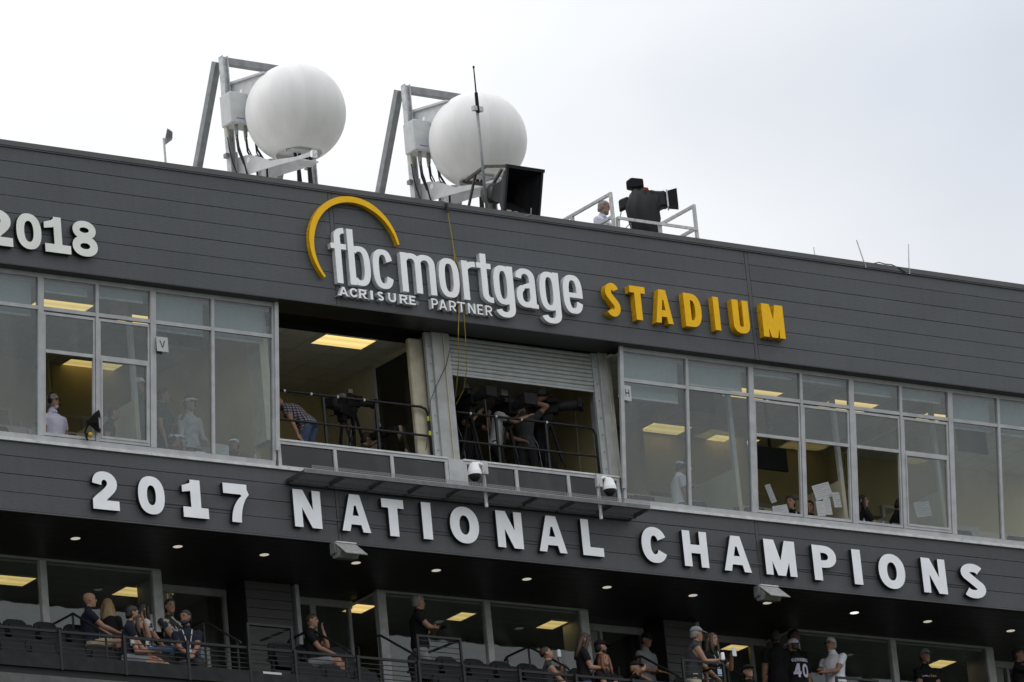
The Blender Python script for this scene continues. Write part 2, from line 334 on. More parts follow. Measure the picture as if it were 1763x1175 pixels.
def glyph_low(ch, W, X, sv, sh, asc, desc):
    p = 2.7; z2 = X/2
    if ch == 'o': return ring(W/2, z2, W/2, z2, sv, sh, p=p)
    if ch == 'c': return ring(W/2, z2, W/2, z2, sv, sh, 22, 338, 26, p)
    if ch == 'e':
        return ring(W/2, z2, W/2, z2, sv, sh, 0, 338, 28, p)+[rect(sv*.6, z2-sh*.62, W, z2+sh*.28)]
    if ch == 'b': return [rect(0, 0, sv, asc)]+ring(W*.5, z2, W/2, z2, sv, sh, -130, 130, 22, p)+[rect(0, .02, sv, X*.9)]
    if ch == 'f':
        r = sv*1.25; return [rect(sv*.62, 0, sv*1.62, asc-r)]+ring(sv*.62+sv+r*.55, asc-r, sv+r*.55, r, sv, sh, 90, 180, 8, 2.2)+[rect(sv*1.6+r*.35, asc-sh, W*.92, asc), rect(0, X-sh, W, X)]
    if ch == 'm':
        w2 = (W-sv)/2; out = [rect(0, 0, sv, X)]
        for x0 in (0, w2):
            r = (w2+sv)/2; out += ring(x0+r, X-r*1.0, r, r*1.0, sv, sh, 0, 150, 14, 2.4)+[rect(x0+w2, 0, x0+w2+sv, X-r)]
        return out
    if ch == 'r': return [rect(0, 0, sv, X)]+ring(W*.98, X-W*.62, W*.98, W*.62, sv, sh, 92, 172, 9, 2.3)
    if ch == 't':
        r = W*.62; x = W*.28; return [rect(x, r*.9, x+sv, X+.21), rect(0, X-sh, W, X)]+ring(x+r, r*.9, r, r*.9, sv, sh, 180, 268, 8, 2.2)+[rect(x+r*.95, 0, W*1.02, sh)]
    if ch == 'g':
        return ring(W/2-.01, z2, W/2-.01, z2, sv, sh, p=p)+[rect(W-sv, desc+W*.42, W, X)]+ring(W/2, desc+W*.42, W/2, W*.42, sv, sh, 196, 360, 14, 2.3)
    if ch == 'a':
        k = .92; zb = X*.29
        return [rect(W*k-sv, 0, W*k, X*.72), rect(W*k-sv, 0, W, sh*.8)]+ring(W*k/2, X*.70, W*k/2, X*.30, sv, sh, 0, 172, 16, 2.4)+ring(W*k/2, zb, W*k/2, zb, sv, sh, 110, 350, 18, 2.4)+[[(W*.22, X*.47), (W*.36, X*.58), (W*k-sv*.5, X*.68), (W*k-sv*.5, X*.52)], [(W*.10, X*.40), (W*.22, X*.33), (W*.40, X*.46), (W*.30, X*.56)]]
    return []
def union2d(polys):
    vs, fs = [], []
    for p in polys:
        q = [v for i, v in enumerate(p) if math.dist(v, p[i-1]) > 1e-5]
        if len(q) < 3: continue
        a = sum(q[i-1][0]*q[i][1]-q[i][0]*q[i-1][1] for i in range(len(q)))
        if a < 0: q = q[::-1]
        fs.append(list(range(len(vs), len(vs)+len(q)))); vs += q
    v, e, f, ov, oe, of = delaunay_2d_cdt([Vector(p) for p in vs], [], fs, 1, 1e-5)
    f = [t for t, o in zip(f, of) if o]
    return [(p.x, p.y) for p in v], f
def letter(polys, x, z, y_front, y_back, name, mats, parent, skew=None):
    """one raised letter: front face plus returns; polys are in the (x, z) plane"""
    v, f = union2d(polys)
    f = [t if sum(v[t[i-1]][0]*v[t[i]][1]-v[t[i]][0]*v[t[i-1]][1] for i in range(len(t))) > 0 else t[::-1] for t in f]
    off = origin(parent); n = len(v)
    T = skew or (lambda a, b: (x+a, z+b))
    V = [(T(*p)[0]-off.x, y_front-off.y, T(*p)[1]-off.z) for p in v]+[(T(*p)[0]-off.x, y_back-off.y, T(*p)[1]-off.z) for p in v]
    cnt = {}
    for t in f:
        for i in range(len(t)): cnt[(t[i-1], t[i])] = 1
    sides = [(a, a+n, b+n, b) for (a, b) in cnt if (b, a) not in cnt]
    F = [tuple(t) for t in f]+[tuple(i+n for i in t[::-1]) for t in f]+sides
    me = bpy.data.meshes.new(name); me.from_pydata(V, [], F)
    for m_ in mats: me.materials.append(m_)
    me.polygons.foreach_set('material_index', [0]*len(f)+[1]*(len(f)+len(sides)))
    o = bpy.data.objects.new(name, me); col.objects.link(o); o.parent = parent
    return o

# ------------------------------------------------------------------ ground
GZ = CAM.z-1.7
g = MB().add([(-2500, -2500, GZ), (2500, -2500, GZ), (2500, 2500, GZ), (-2500, 2500, GZ)], [(0, 1, 2, 3)]).build('ground', mat('playing_field_grass', (0.055, 0.062, 0.045), .9, 0, .3, .2))
g['kind'] = 'structure'

# ------------------------------------------------------------------ the press tower
XL, XR = -15.2, 18.5
B = thing('stadium_press_tower', 'dark grey clad stadium press tower with two long fascias, window band and suites', 'building', (2, 4, GZ))
def part(name, mb, m, parent=None, **k): return mb.build(name, m, parent or B, **k)
# upper fascia: backing wall and cladding panels with recessed joints
UT, UB, CB = 2.91, 0.295, 2.80
uf = part('upper_fascia', MB().box(XL, XR, .03, .25, UB+.01, CB), M_JOINT)
JU = [UB, .645, 1.011, 1.377, 1.743, 2.109, 2.475, CB-.012]
SEAM = [XL, -4.33, 6.45, XR]
for c in range(3):
    x0, x1 = SEAM[c], SEAM[c+1]
    for i in range(7):
        dy = random.uniform(-.003, .003)
        part('panel', MB().box(x0+.006 if c == 0 else x0+.10, x1-.012, dy, .028, JU[i]+.005, JU[i+1]-.005), M_PANEL, uf, bevel=.003)
    if c: part('joint_strip', MB().box(x0+.004, x0+.094, .006, .028, UB+.005, CB-.012), M_PANEL, uf)
part('coping', MB().box(XL, XR, -.045, .42, CB, UT).box(XL, XR, -.03, .40, CB-.03, CB), M_COPE)
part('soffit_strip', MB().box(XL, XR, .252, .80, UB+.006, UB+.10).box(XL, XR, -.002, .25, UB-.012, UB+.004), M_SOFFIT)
rf = part('roof_deck', MB().box(XL, XR, .42, 16, 2.0, 2.2), M_ROOF)
# lower fascia
LY, LT, LB = .67, -3.157, -4.585
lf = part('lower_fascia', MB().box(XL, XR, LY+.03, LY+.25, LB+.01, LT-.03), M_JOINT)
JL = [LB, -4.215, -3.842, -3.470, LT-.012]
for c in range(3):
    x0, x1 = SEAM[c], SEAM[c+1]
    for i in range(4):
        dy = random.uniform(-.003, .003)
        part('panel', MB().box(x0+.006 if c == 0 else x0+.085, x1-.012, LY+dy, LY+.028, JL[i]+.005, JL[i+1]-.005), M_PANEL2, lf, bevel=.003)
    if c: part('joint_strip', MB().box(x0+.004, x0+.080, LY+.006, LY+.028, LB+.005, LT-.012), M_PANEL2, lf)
part('drip_edge', MB().box(XL, XR, LY-.012, LY+.05, LB-.03, LB-.002), M_COPE)
# lower soffit of narrow planks
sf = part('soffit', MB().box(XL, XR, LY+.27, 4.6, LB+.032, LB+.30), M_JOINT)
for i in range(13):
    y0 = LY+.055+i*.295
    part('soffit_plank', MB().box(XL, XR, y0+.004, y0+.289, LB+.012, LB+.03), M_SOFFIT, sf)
# floors
part('press_floor', MB().box(XL, XR, LY+.26, 16, LB+.32, -4.15), M_FLOOR)
part('floor_tier', MB().box(XL, -5.75, 1.45, 9, -4.15, -3.75).box(3.3, XR, 1.45, 9, -4.15, -3.75), M_FLOOR)
part('camera_platform', MB().box(-5.55, 3.0, .95, 9, -4.15, -3.0), M_FLOOR)

# ---- press level windows: leaning out at the top
GT, GB = (.30, .285), (.735, -3.10)      # (y, z) of glass plane top and bottom
def gp(x, t, d=0.0):                      # point on the leaning glass, t from 0 top to 1 bottom, d outwards
    y = GT[0]+(GB[0]-GT[0])*t; z = GT[1]+(GB[1]-GT[1])*t
    nrm = Vector((0, -(GT[1]-GB[1]), -(GB[0]-GT[0]))).normalized()
    return Vector((x, y, z))+nrm*d
def strip(mb, x0, x1, t0, t1, d0, d1):
    return mb.hexa([gp(x0, t1, d0), gp(x1, t1, d0), gp(x1, t1, d1), gp(x0, t1, d1)], [gp(x0, t0, d0), gp(x1, t0, d0), gp(x1, t0, d1), gp(x0, t0, d1)])
TR, MR = .205, .455
def xat(px, py, t):
    q = gp(0, t); return at(px, py, Y=q.y).x
Lm = [-16.5, xat(68.5, 478, .02)-2.60, xat(68.5, 478, .02), xat(165.5, 492, .02), xat(261.5, 503, .02), xat(364, 514, .02), xat(468, 526, .02)]
Rm = [xat(1068.5, 603, .02), xat(1180.5, 622, .02), xat(1290.5, 634, .02), xat(1377, 648, .02), xat(1463.5, 660, .02), xat(1548.5, 670, .02), xat(1633.5, 680, .02), xat(1716.5, 690, .02), xat(1716.5, 690, .02)+1.45]
def glazing(X, thick, kinds, endpost):
    fr = thing_part('window_band')
    n = len(X)
    m_ = MB(); strip(m_, X[0]-.03, X[-1]+.03, -.005, .024, -.05, .045); m_.build('head_frame', M_FRAME, fr)
    m_ = MB(); strip(m_, X[0]-.03, X[-1]+.03, .962, 1.0, -.05, .045); m_.build('sill_frame', M_FRAME, fr)
    for i, x in enumerate(X):
        hw = .065 if thick[i] else .035
        m_ = MB(); strip(m_, x-hw, x+hw, .0245, .9615, -.05, .05); m_.build('mullion', M_FRAME, fr)
    for i in range(n-1):
        a = X[i]+(.066 if thick[i] else .036); b = X[i+1]-(.066 if thick[i+1] else .036); k = kinds[i]
        m_ = MB(); strip(m_, a, b, TR-.011, TR+.011, -.05, .042); m_.build('transom', M_FRAME, fr)
        pn = MB(); strip(pn, a, b, .025, TR-.012, -.006, .006); pn.build('pane', G_PRESS, fr)
        if k == 'f':
            pn = MB(); strip(pn, a, b, TR+.012, .961, -.006, .006); pn.build('pane', G_PRESS, fr)
        else:
            s = MB()
            strip(s, a+.012, b-.012, TR+.02, TR+.036, -.03, .03); strip(s, a+.012, b-.012, .940, .957, -.03, .034)
            strip(s, a+.012, a+.05, TR+.0365, .9395, -.03, .03); strip(s, b-.05, b-.012, TR+.0365, .9395, -.03, .03)
            strip(s, a+.051, b-.051, MR-.009, MR+.011, -.035, .036)
            s.build('sash_frame', M_FRAME, fr)
            pn = MB(); strip(pn, a+.051, b-.051, TR+.037, MR-.010, -.006, .006); pn.build('pane', G_PRESS, fr)
            if k == 'c':
                s = MB(); strip(s, a+.052, a+.085, MR+.012, .939, -.02, .045); strip(s, b-.085, b-.052, MR+.012, .939, -.02, .045)
                strip(s, a+.0855, b-.0855, MR+.012, MR+.022, -.02, .045); strip(s, a+.0855, b-.0855, .925, .939, -.02, .045); s.build('lower_sash', M_FRAME, fr)
                pn = MB(); strip(pn, a+.086, b-.086, MR+.0225, .9245, -.006, .006); pn.build('pane', G_PRESS, fr)
    if endpost:
        x, sgn = endpost; m_ = MB(); strip(m_, x-.045, x+.045, -.004, .90, .052, .10); m_.build('end_trim', M_FRAME, fr)
    return fr
def thing_part(name, parent=None):
    o = bpy.data.objects.new(name, None); col.objects.link(o); o.parent = parent or B; return o
WL = glazing(Lm, [0, 1, 1, 0, 1, 0, 0], ['f', 'f', 'o', 'c', 'f', 'f'], (Lm[-1]+.05, 1))
WR = glazing(Rm, [0, 0, 1, 0, 1, 0, 1, 0, 1], ['f', 'f', 'o', 'o', 'o', 'c', 'f', 'f'], (Rm[0]-.05, -1))
def sill(x0, x1):
    n = max(1, round((x1-x0)/2.9)); d = (x1-x0)/n
    for i in range(n):
        part('sill_cap', MB().box(x0+i*d+.003, x0+(i+1)*d-.003, LY-.05, .80, LT-.005, LT+.056), M_SILL)
sill(XL, Lm[-1]+.30); sill(Rm[0]-.30, XR)
sill(Lm[-1]+.303, Rm[0]-.303)

# roller shades behind the top lights
def shade(x0, x1, t1, name='roller_shade'):
    m_ = MB(); strip(m_, x0+.02, x1-.12, .045, t1, -.15, -.145); o = m_.build(name, M_SHADE, B)
    m_ = MB(); strip(m_, x0+.02, x1-.12, t1, t1+.012, -.16, -.135); m_.build('hem_bar', M_SILL, o)
    m_ = MB(); a = gp(x0, .035, -.15); b = gp(x1, .035, -.15); m_.cyl(a, b, .035); m_.build('roller', M_FRAME, o)
for i in range(6):
    shade(Lm[i], Lm[i+1], (.50, .24, .085, .08, .235, .235)[i])
for i in range(8):
    shade(Rm[i], Rm[i+1], (.295, .165, .05, .05, .085, .085, .235, .24)[i])

# ---- open camera bays
CZ_ = .20
BX0, BX1 = Lm[-1]+.10, Rm[0]-.10
cL, cR = -1.66, -1.05                      # middle column
PT = -2.51                               # top of the low glazed parapet
pp = thing_part('bay_parapet')
for (x0, x1) in ((BX0, -1.44), (-1.05, BX1)):
    MB().box(x0, x1, .66, .82, PT-.02, PT+.018).build('cap_rail', M_SILL, pp)
    MB().box(x0, x1, .68, .76, PT-.085, PT-.022).build('top_rail', M_FRAME, pp)
    MB().box(x0, x1, .68, .76, LT+.058, LT+.10).build('bottom_rail', M_FRAME, pp)
    w3 = (x1-x0)/3
    for i in range(4):
        xx = min(max(x0+i*w3, x0+.04), x1-.04); MB().box(xx-.038, xx+.038, .682, .758, LT+.101, PT-.086).build('post', M_FRAME, pp)
        if i < 3: MB().box(xx+.04, (x0+(i+1)*w3)-.04, .715, .725, LT+.102, PT-.087).build('pane', G_DARK, pp)
MB().box(-1.435, -1.055, .675, .95, LT+.058, PT+.0).build('pier_cover', M_FRAME, pp)
MB().box(BX0-.02, BX1, .90, .94, -4.15, PT-.06).build('back_panel', M_WALLD, pp)
# columns
def column(x0, x1, nm):
    o = part(nm, MB().box(x0, x1, .78, 1.25, PT+.001, UB+.006), M_COLUMN, bevel=.008)
    MB().box(x0+(x1-x0)*.60, x0+(x1-x0)*.60+.022, .752, .779, PT+.02, UB).build('conduit', M_BEIGEC, o)
    MB().box(x0-.14, x0-.002, .84, .92, PT+.02, UB).build('shutter_track', M_SHUT, o)
    MB().box(x0+.02, x1-.02, .755, .779, PT+.001, PT+.035).build('rust_edge', M_RUST, o)
    for k in range(7):
        MB().cyl((x0-.055, .842, -2.3+k*.38), (x0-.055, .828, -2.3+k*.38), .016, n=8).build('bolt', M_STEELD, o)
    return o
column(cL+.17, cR, 'column'); column(2.80, 3.10, 'column')
part('jamb', MB().box(BX0-.16, BX0+.04, .80, 1.3, PT+.01, UB+.006), M_BEIGEC)
part('column_wrap', MB().box(-1.93, -1.56, 1.02, 1.14, PT-.4, UB-.1), M_BEIGEC, bevel=.02)
part('header', MB().box(BX0-.05, BX1, 1.30, 1.379, CZ_+.0, UB+.05).box(BX0-.05, BX1, .82, 1.295, UB+.03, UB+.10), M_BLACK)
# roller shutter in the right bay, pulled a third of the way down
sh = thing_part('roller_shutter')
zb = at(800, 646, Y=.90).z
nsl = 9
for i in range(nsl):
    z0 = zb+i*(UB-zb)/nsl; z1 = zb+(i+1)*(UB-zb)/nsl
    MB().prism([(0, .885, z0+.004), (0, .875, z0+.03), (0, .875, z1-.02), (0, .885, z1-.004), (0, .905, z1-.004), (0, .905, z0+.004)], (0, 0, 0)) if False else None
    m_ = MB(); xs0, xs1 = cR+.0, 2.67
    prof = [(.893, z0+.005), (.878, z0+.02), (.872, (z0+z1)/2), (.878, z1-.02), (.893, z1-.005), (.905, z1-.005), (.905, z0+.005)]
    m_.loft([[(xs0, p[0], p[1]) for p in prof], [(xs1, p[0], p[1]) for p in prof]]); m_.build('slat', M_SHUT, sh)
MB().box(cR, 2.67, .868, .91, zb-.045, zb+.001).build('bottom_bar', M_SHUT, sh)

# ---- press rooms: ceiling, back wall, partitions
CZ = .20
part('ceiling', MB().box(XL, BX0-.1, .62, 9, CZ, CZ+.04).box(BX0-.1, BX1+.05, 1.38, 9, CZ, CZ+.04).box(BX1+.05, XR, .62, 9, CZ, CZ+.04), M_CEIL)
part('back_wall', MB().box(XL, XR, 4.9, 5.0, -4.15, CZ), M_WALLY)
def partition(x, y0=1.05, solid=False, mw=M_WALLB):
    o = part('partition', MB().box(x-.05, x+.05, y0, 4.9, -4.15, CZ if solid else -1.9), mw)
    if not solid:
        MB().box(x-.012, x+.012, y0+.10, 4.2, -1.86, CZ-.25).build('pane', G_PRESS, o)
        MB().box(x-.05, x+.05, y0, y0+.09, -1.9, CZ-.2).build('frame', M_FRAME, o)
        MB().box(x-.05, x+.05, y0, 4.9, CZ-.20, CZ-.001).build('header', mw, o)
        MB().box(x-.05, x+.05, 4.2, 4.9, -1.9, CZ-.2).build('end_wall', M_WALLY, o)
    return o
for x in (-12.9, -8.75): partition(x, .95)
part('end_wall', MB().box(BX0-.14, BX0-.02, 1.3, 4.9, -4.15, CZ), M_WALLY)
pb = part('partition', MB().box(-1.63, -1.53, 2.95, 4.9, -4.15, CZ), M_WALLB)
MB().box(-1.66, -1.50, 2.80, 2.949, -4.15, CZ-.001).build('frame', M_FRAME, pb)
MB().box(-1.60, -1.57, 1.15, 2.799, -4.15, CZ-.10).build('pane', G_DARK, pb)
MB().box(-1.64, -1.53, 1.15, 2.799, CZ-.099, CZ-.001).build('header', M_WALLB, pb)
partition(3.20, 1.3, True, M_WALLY)
for x in (6.35, 9.25, 12.05): partition(x, .95)
part('bay_dimming_sheet', MB().box(cR-.3, 3.14, 4.78, 4.84, -3.0, CZ-.01), mat('bay_dimmed_wall', (.17, .15, .09), .85, 0, .12, 3))  # dark sheet added over the back wall so the shuttered bay looks dimmer
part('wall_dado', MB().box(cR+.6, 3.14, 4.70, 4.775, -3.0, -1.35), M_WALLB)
# desk along the press windows
for (x0, x1) in ((-15, -8.85), (-8.65, BX0-.2), (BX1+.1, 6.25), (6.45, 9.15), (9.35, 11.95), (12.15, 17)):
    part('counter', MB().box(x0, x1, .86, 1.35, -3.06, -3.02), M_DESK)
    part('rear_counter', MB().box(x0, x1, 2.15, 2.55, -2.62, -2.30).box(x0, x1, 2.2, 2.24, -3.75, -2.62), M_DESK)
# ceiling grid, doors and boards that fill the rooms
gb = MB()
for (xa, xb, ya) in ((XL, BX0-.1, .64), (BX0-.1, BX1+.05, 1.4), (BX1+.05, XR, .64)):
    x = xa+.3
    while x < xb: gb.box(x-.012, x+.012, ya, 4.89, CZ-.006, CZ-.001); x += .78
    y = ya+.35
    while y < 4.8: gb.box(xa+.02, xb-.02, y-.012, y+.012, CZ-.0065, CZ-.0015); y += .78
part('ceiling_grid', gb, M_WALLB, kind='stuff')
M_DOORP = mat('office_door', (.30, .22, .13), .6, 0, .15, 6)
for x in (-14.2, -10.6, -7.6, 4.6, 7.9, 10.9, 13.6):
    d_ = part('office_door', MB().box(x, x+1.15, 4.84, 4.899, -3.75, -1.0), M_DOORP); MB().box(x+1.0, x+1.08, 4.81, 4.839, -2.5, -2.4).build('handle', M_GALV, d_)
    part('door_frame', MB().box(x-.08, x-.001, 4.82, 4.898, -3.75, -.93).box(x+1.151, x+1.23, 4.82, 4.898, -3.75, -.93).box(x, x+1.15, 4.82, 4.898, -.999, -.93), M_SILL)
for x in (-12.4, -9.2, -6.6, 6.7, 9.5, 12.4, 15.2):
    part('wall_board', MB().box(x, x+1.2, 4.86, 4.899, -2.3, -1.2), M_PAPER if int(x) % 2 else M_WALLD, bevel=.01)
for x in (-14.0, -11.7, -10.1, -7.9, -6.4, 4.2, 5.6, 7.2, 8.5, 10.2, 11.4, 13.0, 14.6):       # task chairs at the counters
    c_ = part('task_chair', MB().box(x-.30, x+.30, 1.50, 1.60, -3.3, -2.55), M_BLACK, bevel=.05); MB().box(x-.32, x+.32, 1.02, 1.55, -3.50, -3.40).build('cushion', M_BLACK, c_); MB().cyl((x, 1.28, -4.15), (x, 1.28, -3.51), .05).build('stem', M_BLACK, c_)
# troffers: each a thing hung in its ceiling
TROF = []
def troffer(x0, y0, lw, lz, label, dy=.6, group='lit ceiling troffers'):
    t = thing('ceiling_light', label, 'ceiling light', (x0, y0, lz), group)
    MB().box(x0, x0+lw, y0, y0+dy, lz-.012, lz-.002).build('lens', M_TROFFER, t)
    f = MB(); f.box(x0-.03, x0-.001, y0-.03, y0+dy+.03, lz-.02, lz-.002).box(x0+lw+.001, x0+lw+.03, y0-.03, y0+dy+.03, lz-.02, lz-.002).box(x0, x0+lw, y0-.03, y0-.001, lz-.02, lz-.002).box(x0, x0+lw, y0+dy+.001, y0+dy+.03, lz-.02, lz-.002)
    f.build('frame', M_SILL, t); return t
def trof_px(px, py, label, lw=1.25, Z=CZ, dy=.6):
    p = at(px, py, Z=Z-.012); troffer(p.x, p.y-dy, lw, Z, label, dy)
for a in ((45, 530, 'lit ceiling light behind the top pane over the man in headset'), (194, 556, 'lit ceiling light half hidden beside the closed sash window', 1.0), (98, 633, 'small rear ceiling light seen through the open sash by headset man'),
          (535, 591, 'large lit ceiling light in the open left camera bay'), (870, 714, 'lit ceiling light behind the camera operators in shuttered bay'),
          (1243, 681, 'lit ceiling light above the open sash right of letter H sheet'), (1406, 701, 'lit ceiling light spanning the mullion above the hanging papers', 1.3),
          (1566, 724, 'dim ceiling light above the closed sash with paper sheet', .7), (1094, 741, 'rear ceiling light behind the man in white shirt', 1.15), (1206, 762, 'rear ceiling light at the head of the open sash, far right rooms')):
    trof_px(*a)
SZ = -4.66
for a in ((-54, 1001, 'lit suite ceiling light at the far left edge'), (192, 1024, 'small lit suite light right of the blonde woman'), (588, 1053, 'lit suite ceiling light above the drinking woman', .5),
          (768, 1067, 'lit suite light beyond the man holding a camera', .38), (922, 1081, 'bright suite ceiling light above the woman with bottle', .45), (1240, 1118, 'thin lit suite light behind the woman with phone', .5),
          (1590, 1148, 'lit suite light beside the man in printed black shirt', .5)):
    trof_px(*a, Z=SZ)

# ------------------------------------------------------------------ signs
def sign(name, label, loc): return thing(name, label, 'sign', loc)
S1 = sign('sign_lettering', 'large white capital letters 2017 NATIONAL CHAMPIONS on the lower fascia', (1, .6, LB))
zb_, Hh = -4.398, .795
for ch, x0, x1, z in (('2', -10.18, -9.575, -4.438), ('0', -9.124, -8.509, -4.438), ('1', -8.09, -7.497, -4.42), ('7', -7.12, -6.557, -4.408), ('N', -5.455, -4.795, -4.387), ('A', -4.31, -3.613, -4.372), ('T', -3.305, -2.764, -4.387), ('I', -2.322, -2.088, -4.378),
                      ('O', -1.632, -.91, -4.387), ('N', -.461, .189, -4.388), ('A', .586, 1.296, -4.388), ('L', 1.705, 2.247, -4.38), ('C', 3.258, 3.93, -4.396), ('H', 4.354, 4.997, -4.393), ('A', 5.406, 6.131, -4.403), ('M', 6.53, 7.364, -4.398),
                      ('P', 7.841, 8.484, -4.414), ('I', 8.931, 9.166, -4.423), ('O', 9.64, 10.375, -4.444), ('N', 10.859, 11.528, -4.448), ('S', 11.949, 12.635, -4.474)):
    W_ = x1-x0
    sv = .20 if ch in 'NAMHL' else (.235 if ch not in '0' else .205); sh_ = .19
    if ch == 'M': sv = .19
    if ch == 'T': sv = .225
    if ch == 'P': sv, sh_ = .22, .165
    letter(glyph(ch, W_, Hh, sv, sh_), x0+.013, z+.008, .555, .655, 'letter', (M_LETTER, M_RETD), S1)
# raceway conduit behind the lower letters
MB().box(-10.1, -6.6, .655, .668, -4.14, -4.10).box(-5.5, 2.3, .655, .668, -4.14, -4.10).box(3.3, 12.6, .655, .668, -4.16, -4.12).build('raceway', M_PANEL2, S1)
S2 = sign('year_lettering', 'pale year 2018 at the left end of the upper fascia', (-11, 0, .6))
for ch, x0, x1 in (('2', -12.62, -12.014), ('0', -11.922, -11.353), ('1', -11.283, -10.691), ('8', -10.65, -10.068)):
    letter(glyph(ch, x1-x0, .755, .178, .155), x0+.02, .608, -.12, -.012, 'letter', (M_CREAM, M_RETD), S2)
S3 = sign('name_lettering', 'white lower-case letters fbc mortgage under a gold arc on the upper fascia', (-2, 0, .5))
for ch, x0, x1 in (('f', -4.528, -4.152), ('b', -4.11, -3.585), ('c', -3.521, -3.021), ('m', -2.82, -1.964), ('o', -1.876, -1.368), ('r', -1.283, -.915), ('t', -.899, -.537), ('g', -.496, .012), ('a', .076, .615), ('g', .683, 1.195), ('e', 1.289, 1.789)):
    letter(glyph_low(ch, x1-x0, .868, .15, .118, 1.222, -.285), x0+.074, .747, -.13, -.012, 'letter', (M_WHITE, M_RET), S3)
oa = sell(-3.87, 1.52, 1.155, 1.155, 12, 220, 44); ia = sell(-3.87, 1.52, 1.025, 1.025, 12, 220, 44)
for k in range(45):                         # the arc narrows to rounded ends
    e = min(k, 44-k); s_ = .34+.66*min(1, (e+.6)/12)
    cx, cz = (oa[k][0]+ia[k][0])/2, (oa[k][1]+ia[k][1])/2
    oa[k] = (cx+(oa[k][0]-cx)*s_, cz+(oa[k][1]-cz)*s_); ia[k] = (cx+(ia[k][0]-cx)*s_, cz+(ia[k][1]-cz)*s_)
letter(band(oa, ia), .047, .025, -.13, -.012, 'arc', (M_GOLD, M_GOLDR), S3)
S4 = sign('gold_lettering', 'gold capital letters STADIUM right of the white name', (5, 0, .7))
for ch, x0, x1 in (('S', 2.416, 2.785), ('T', 3.068, 3.475), ('A', 3.706, 4.165), ('D', 4.50, 4.95), ('I', 5.29, 5.438), ('U', 5.80, 6.236), ('M', 6.60, 7.185)):
    W_ = x1-x0
    letter(glyph(ch, W_, .76, {'S': .155, 'M': .15, 'A': .145}.get(ch, .165), .15), x0+.017, .779, -.175, -.012, 'letter', (M_GOLD, M_GOLDR), S4)
S5 = sign('sponsor_lettering', 'small white capitals ACRISURE PARTNER beneath the white name', (-2.4, 0, .44))
def small(txt, spots, zc, Hc, sv, sh_, serif):
    for ch, (x0, x1) in zip(txt, spots):
        g_ = glyph(ch, x1-x0, Hc, sv, sh_)
        if serif and ch in 'AIRUE':
            for xx in {'A': (0, x1-x0), 'I': (.03,), 'R': (sv/2, x1-x0-.01), 'U': (sv/2, x1-x0-sv/2), 'E': (sv/2,)}[ch]:
                zz = (Hc-.016, Hc) if ch == 'U' else (0, .016)
                g_.append(rect(xx-.035, zz[0], xx+.035, zz[1]))
                if ch in 'IRE': g_.append(rect(xx-.03, Hc-.016, xx+.03, Hc))
        letter(g_, x0, zc, -.13, -.012, 'letter', (M_WHITE, M_RET), S5)
small('ACRISURE', [(-4.34, -4.125), (-4.077, -3.885), (-3.855, -3.67), (-3.57, -3.51), (-3.398, -3.245), (-3.13, -2.94), (-2.85, -2.655), (-2.61, -2.455)], .475, .195, .046, .036, True)
small('PARTNER', [(-2.055, -1.895), (-1.865, -1.675), (-1.61, -1.445), (-1.405, -1.205), (-1.135, -.955), (-.90, -.76), (-.695, -.53)], .452, .222, .034, .030, False)
rg = sell(-2.375, .56, .048, .048, 0, 360, 20); ri = sell(-2.375, .56, .040, .040, 0, 360, 20)
letter(band(rg, ri), 0, 0, -.05, -.012, 'mark_ring', (M_RET, M_RETD), S5)
letter(glyph('R', .035, .05, .009, .008), -2.39, .535, -.05, -.012, 'mark_letter', (M_RET, M_RETD), S5)

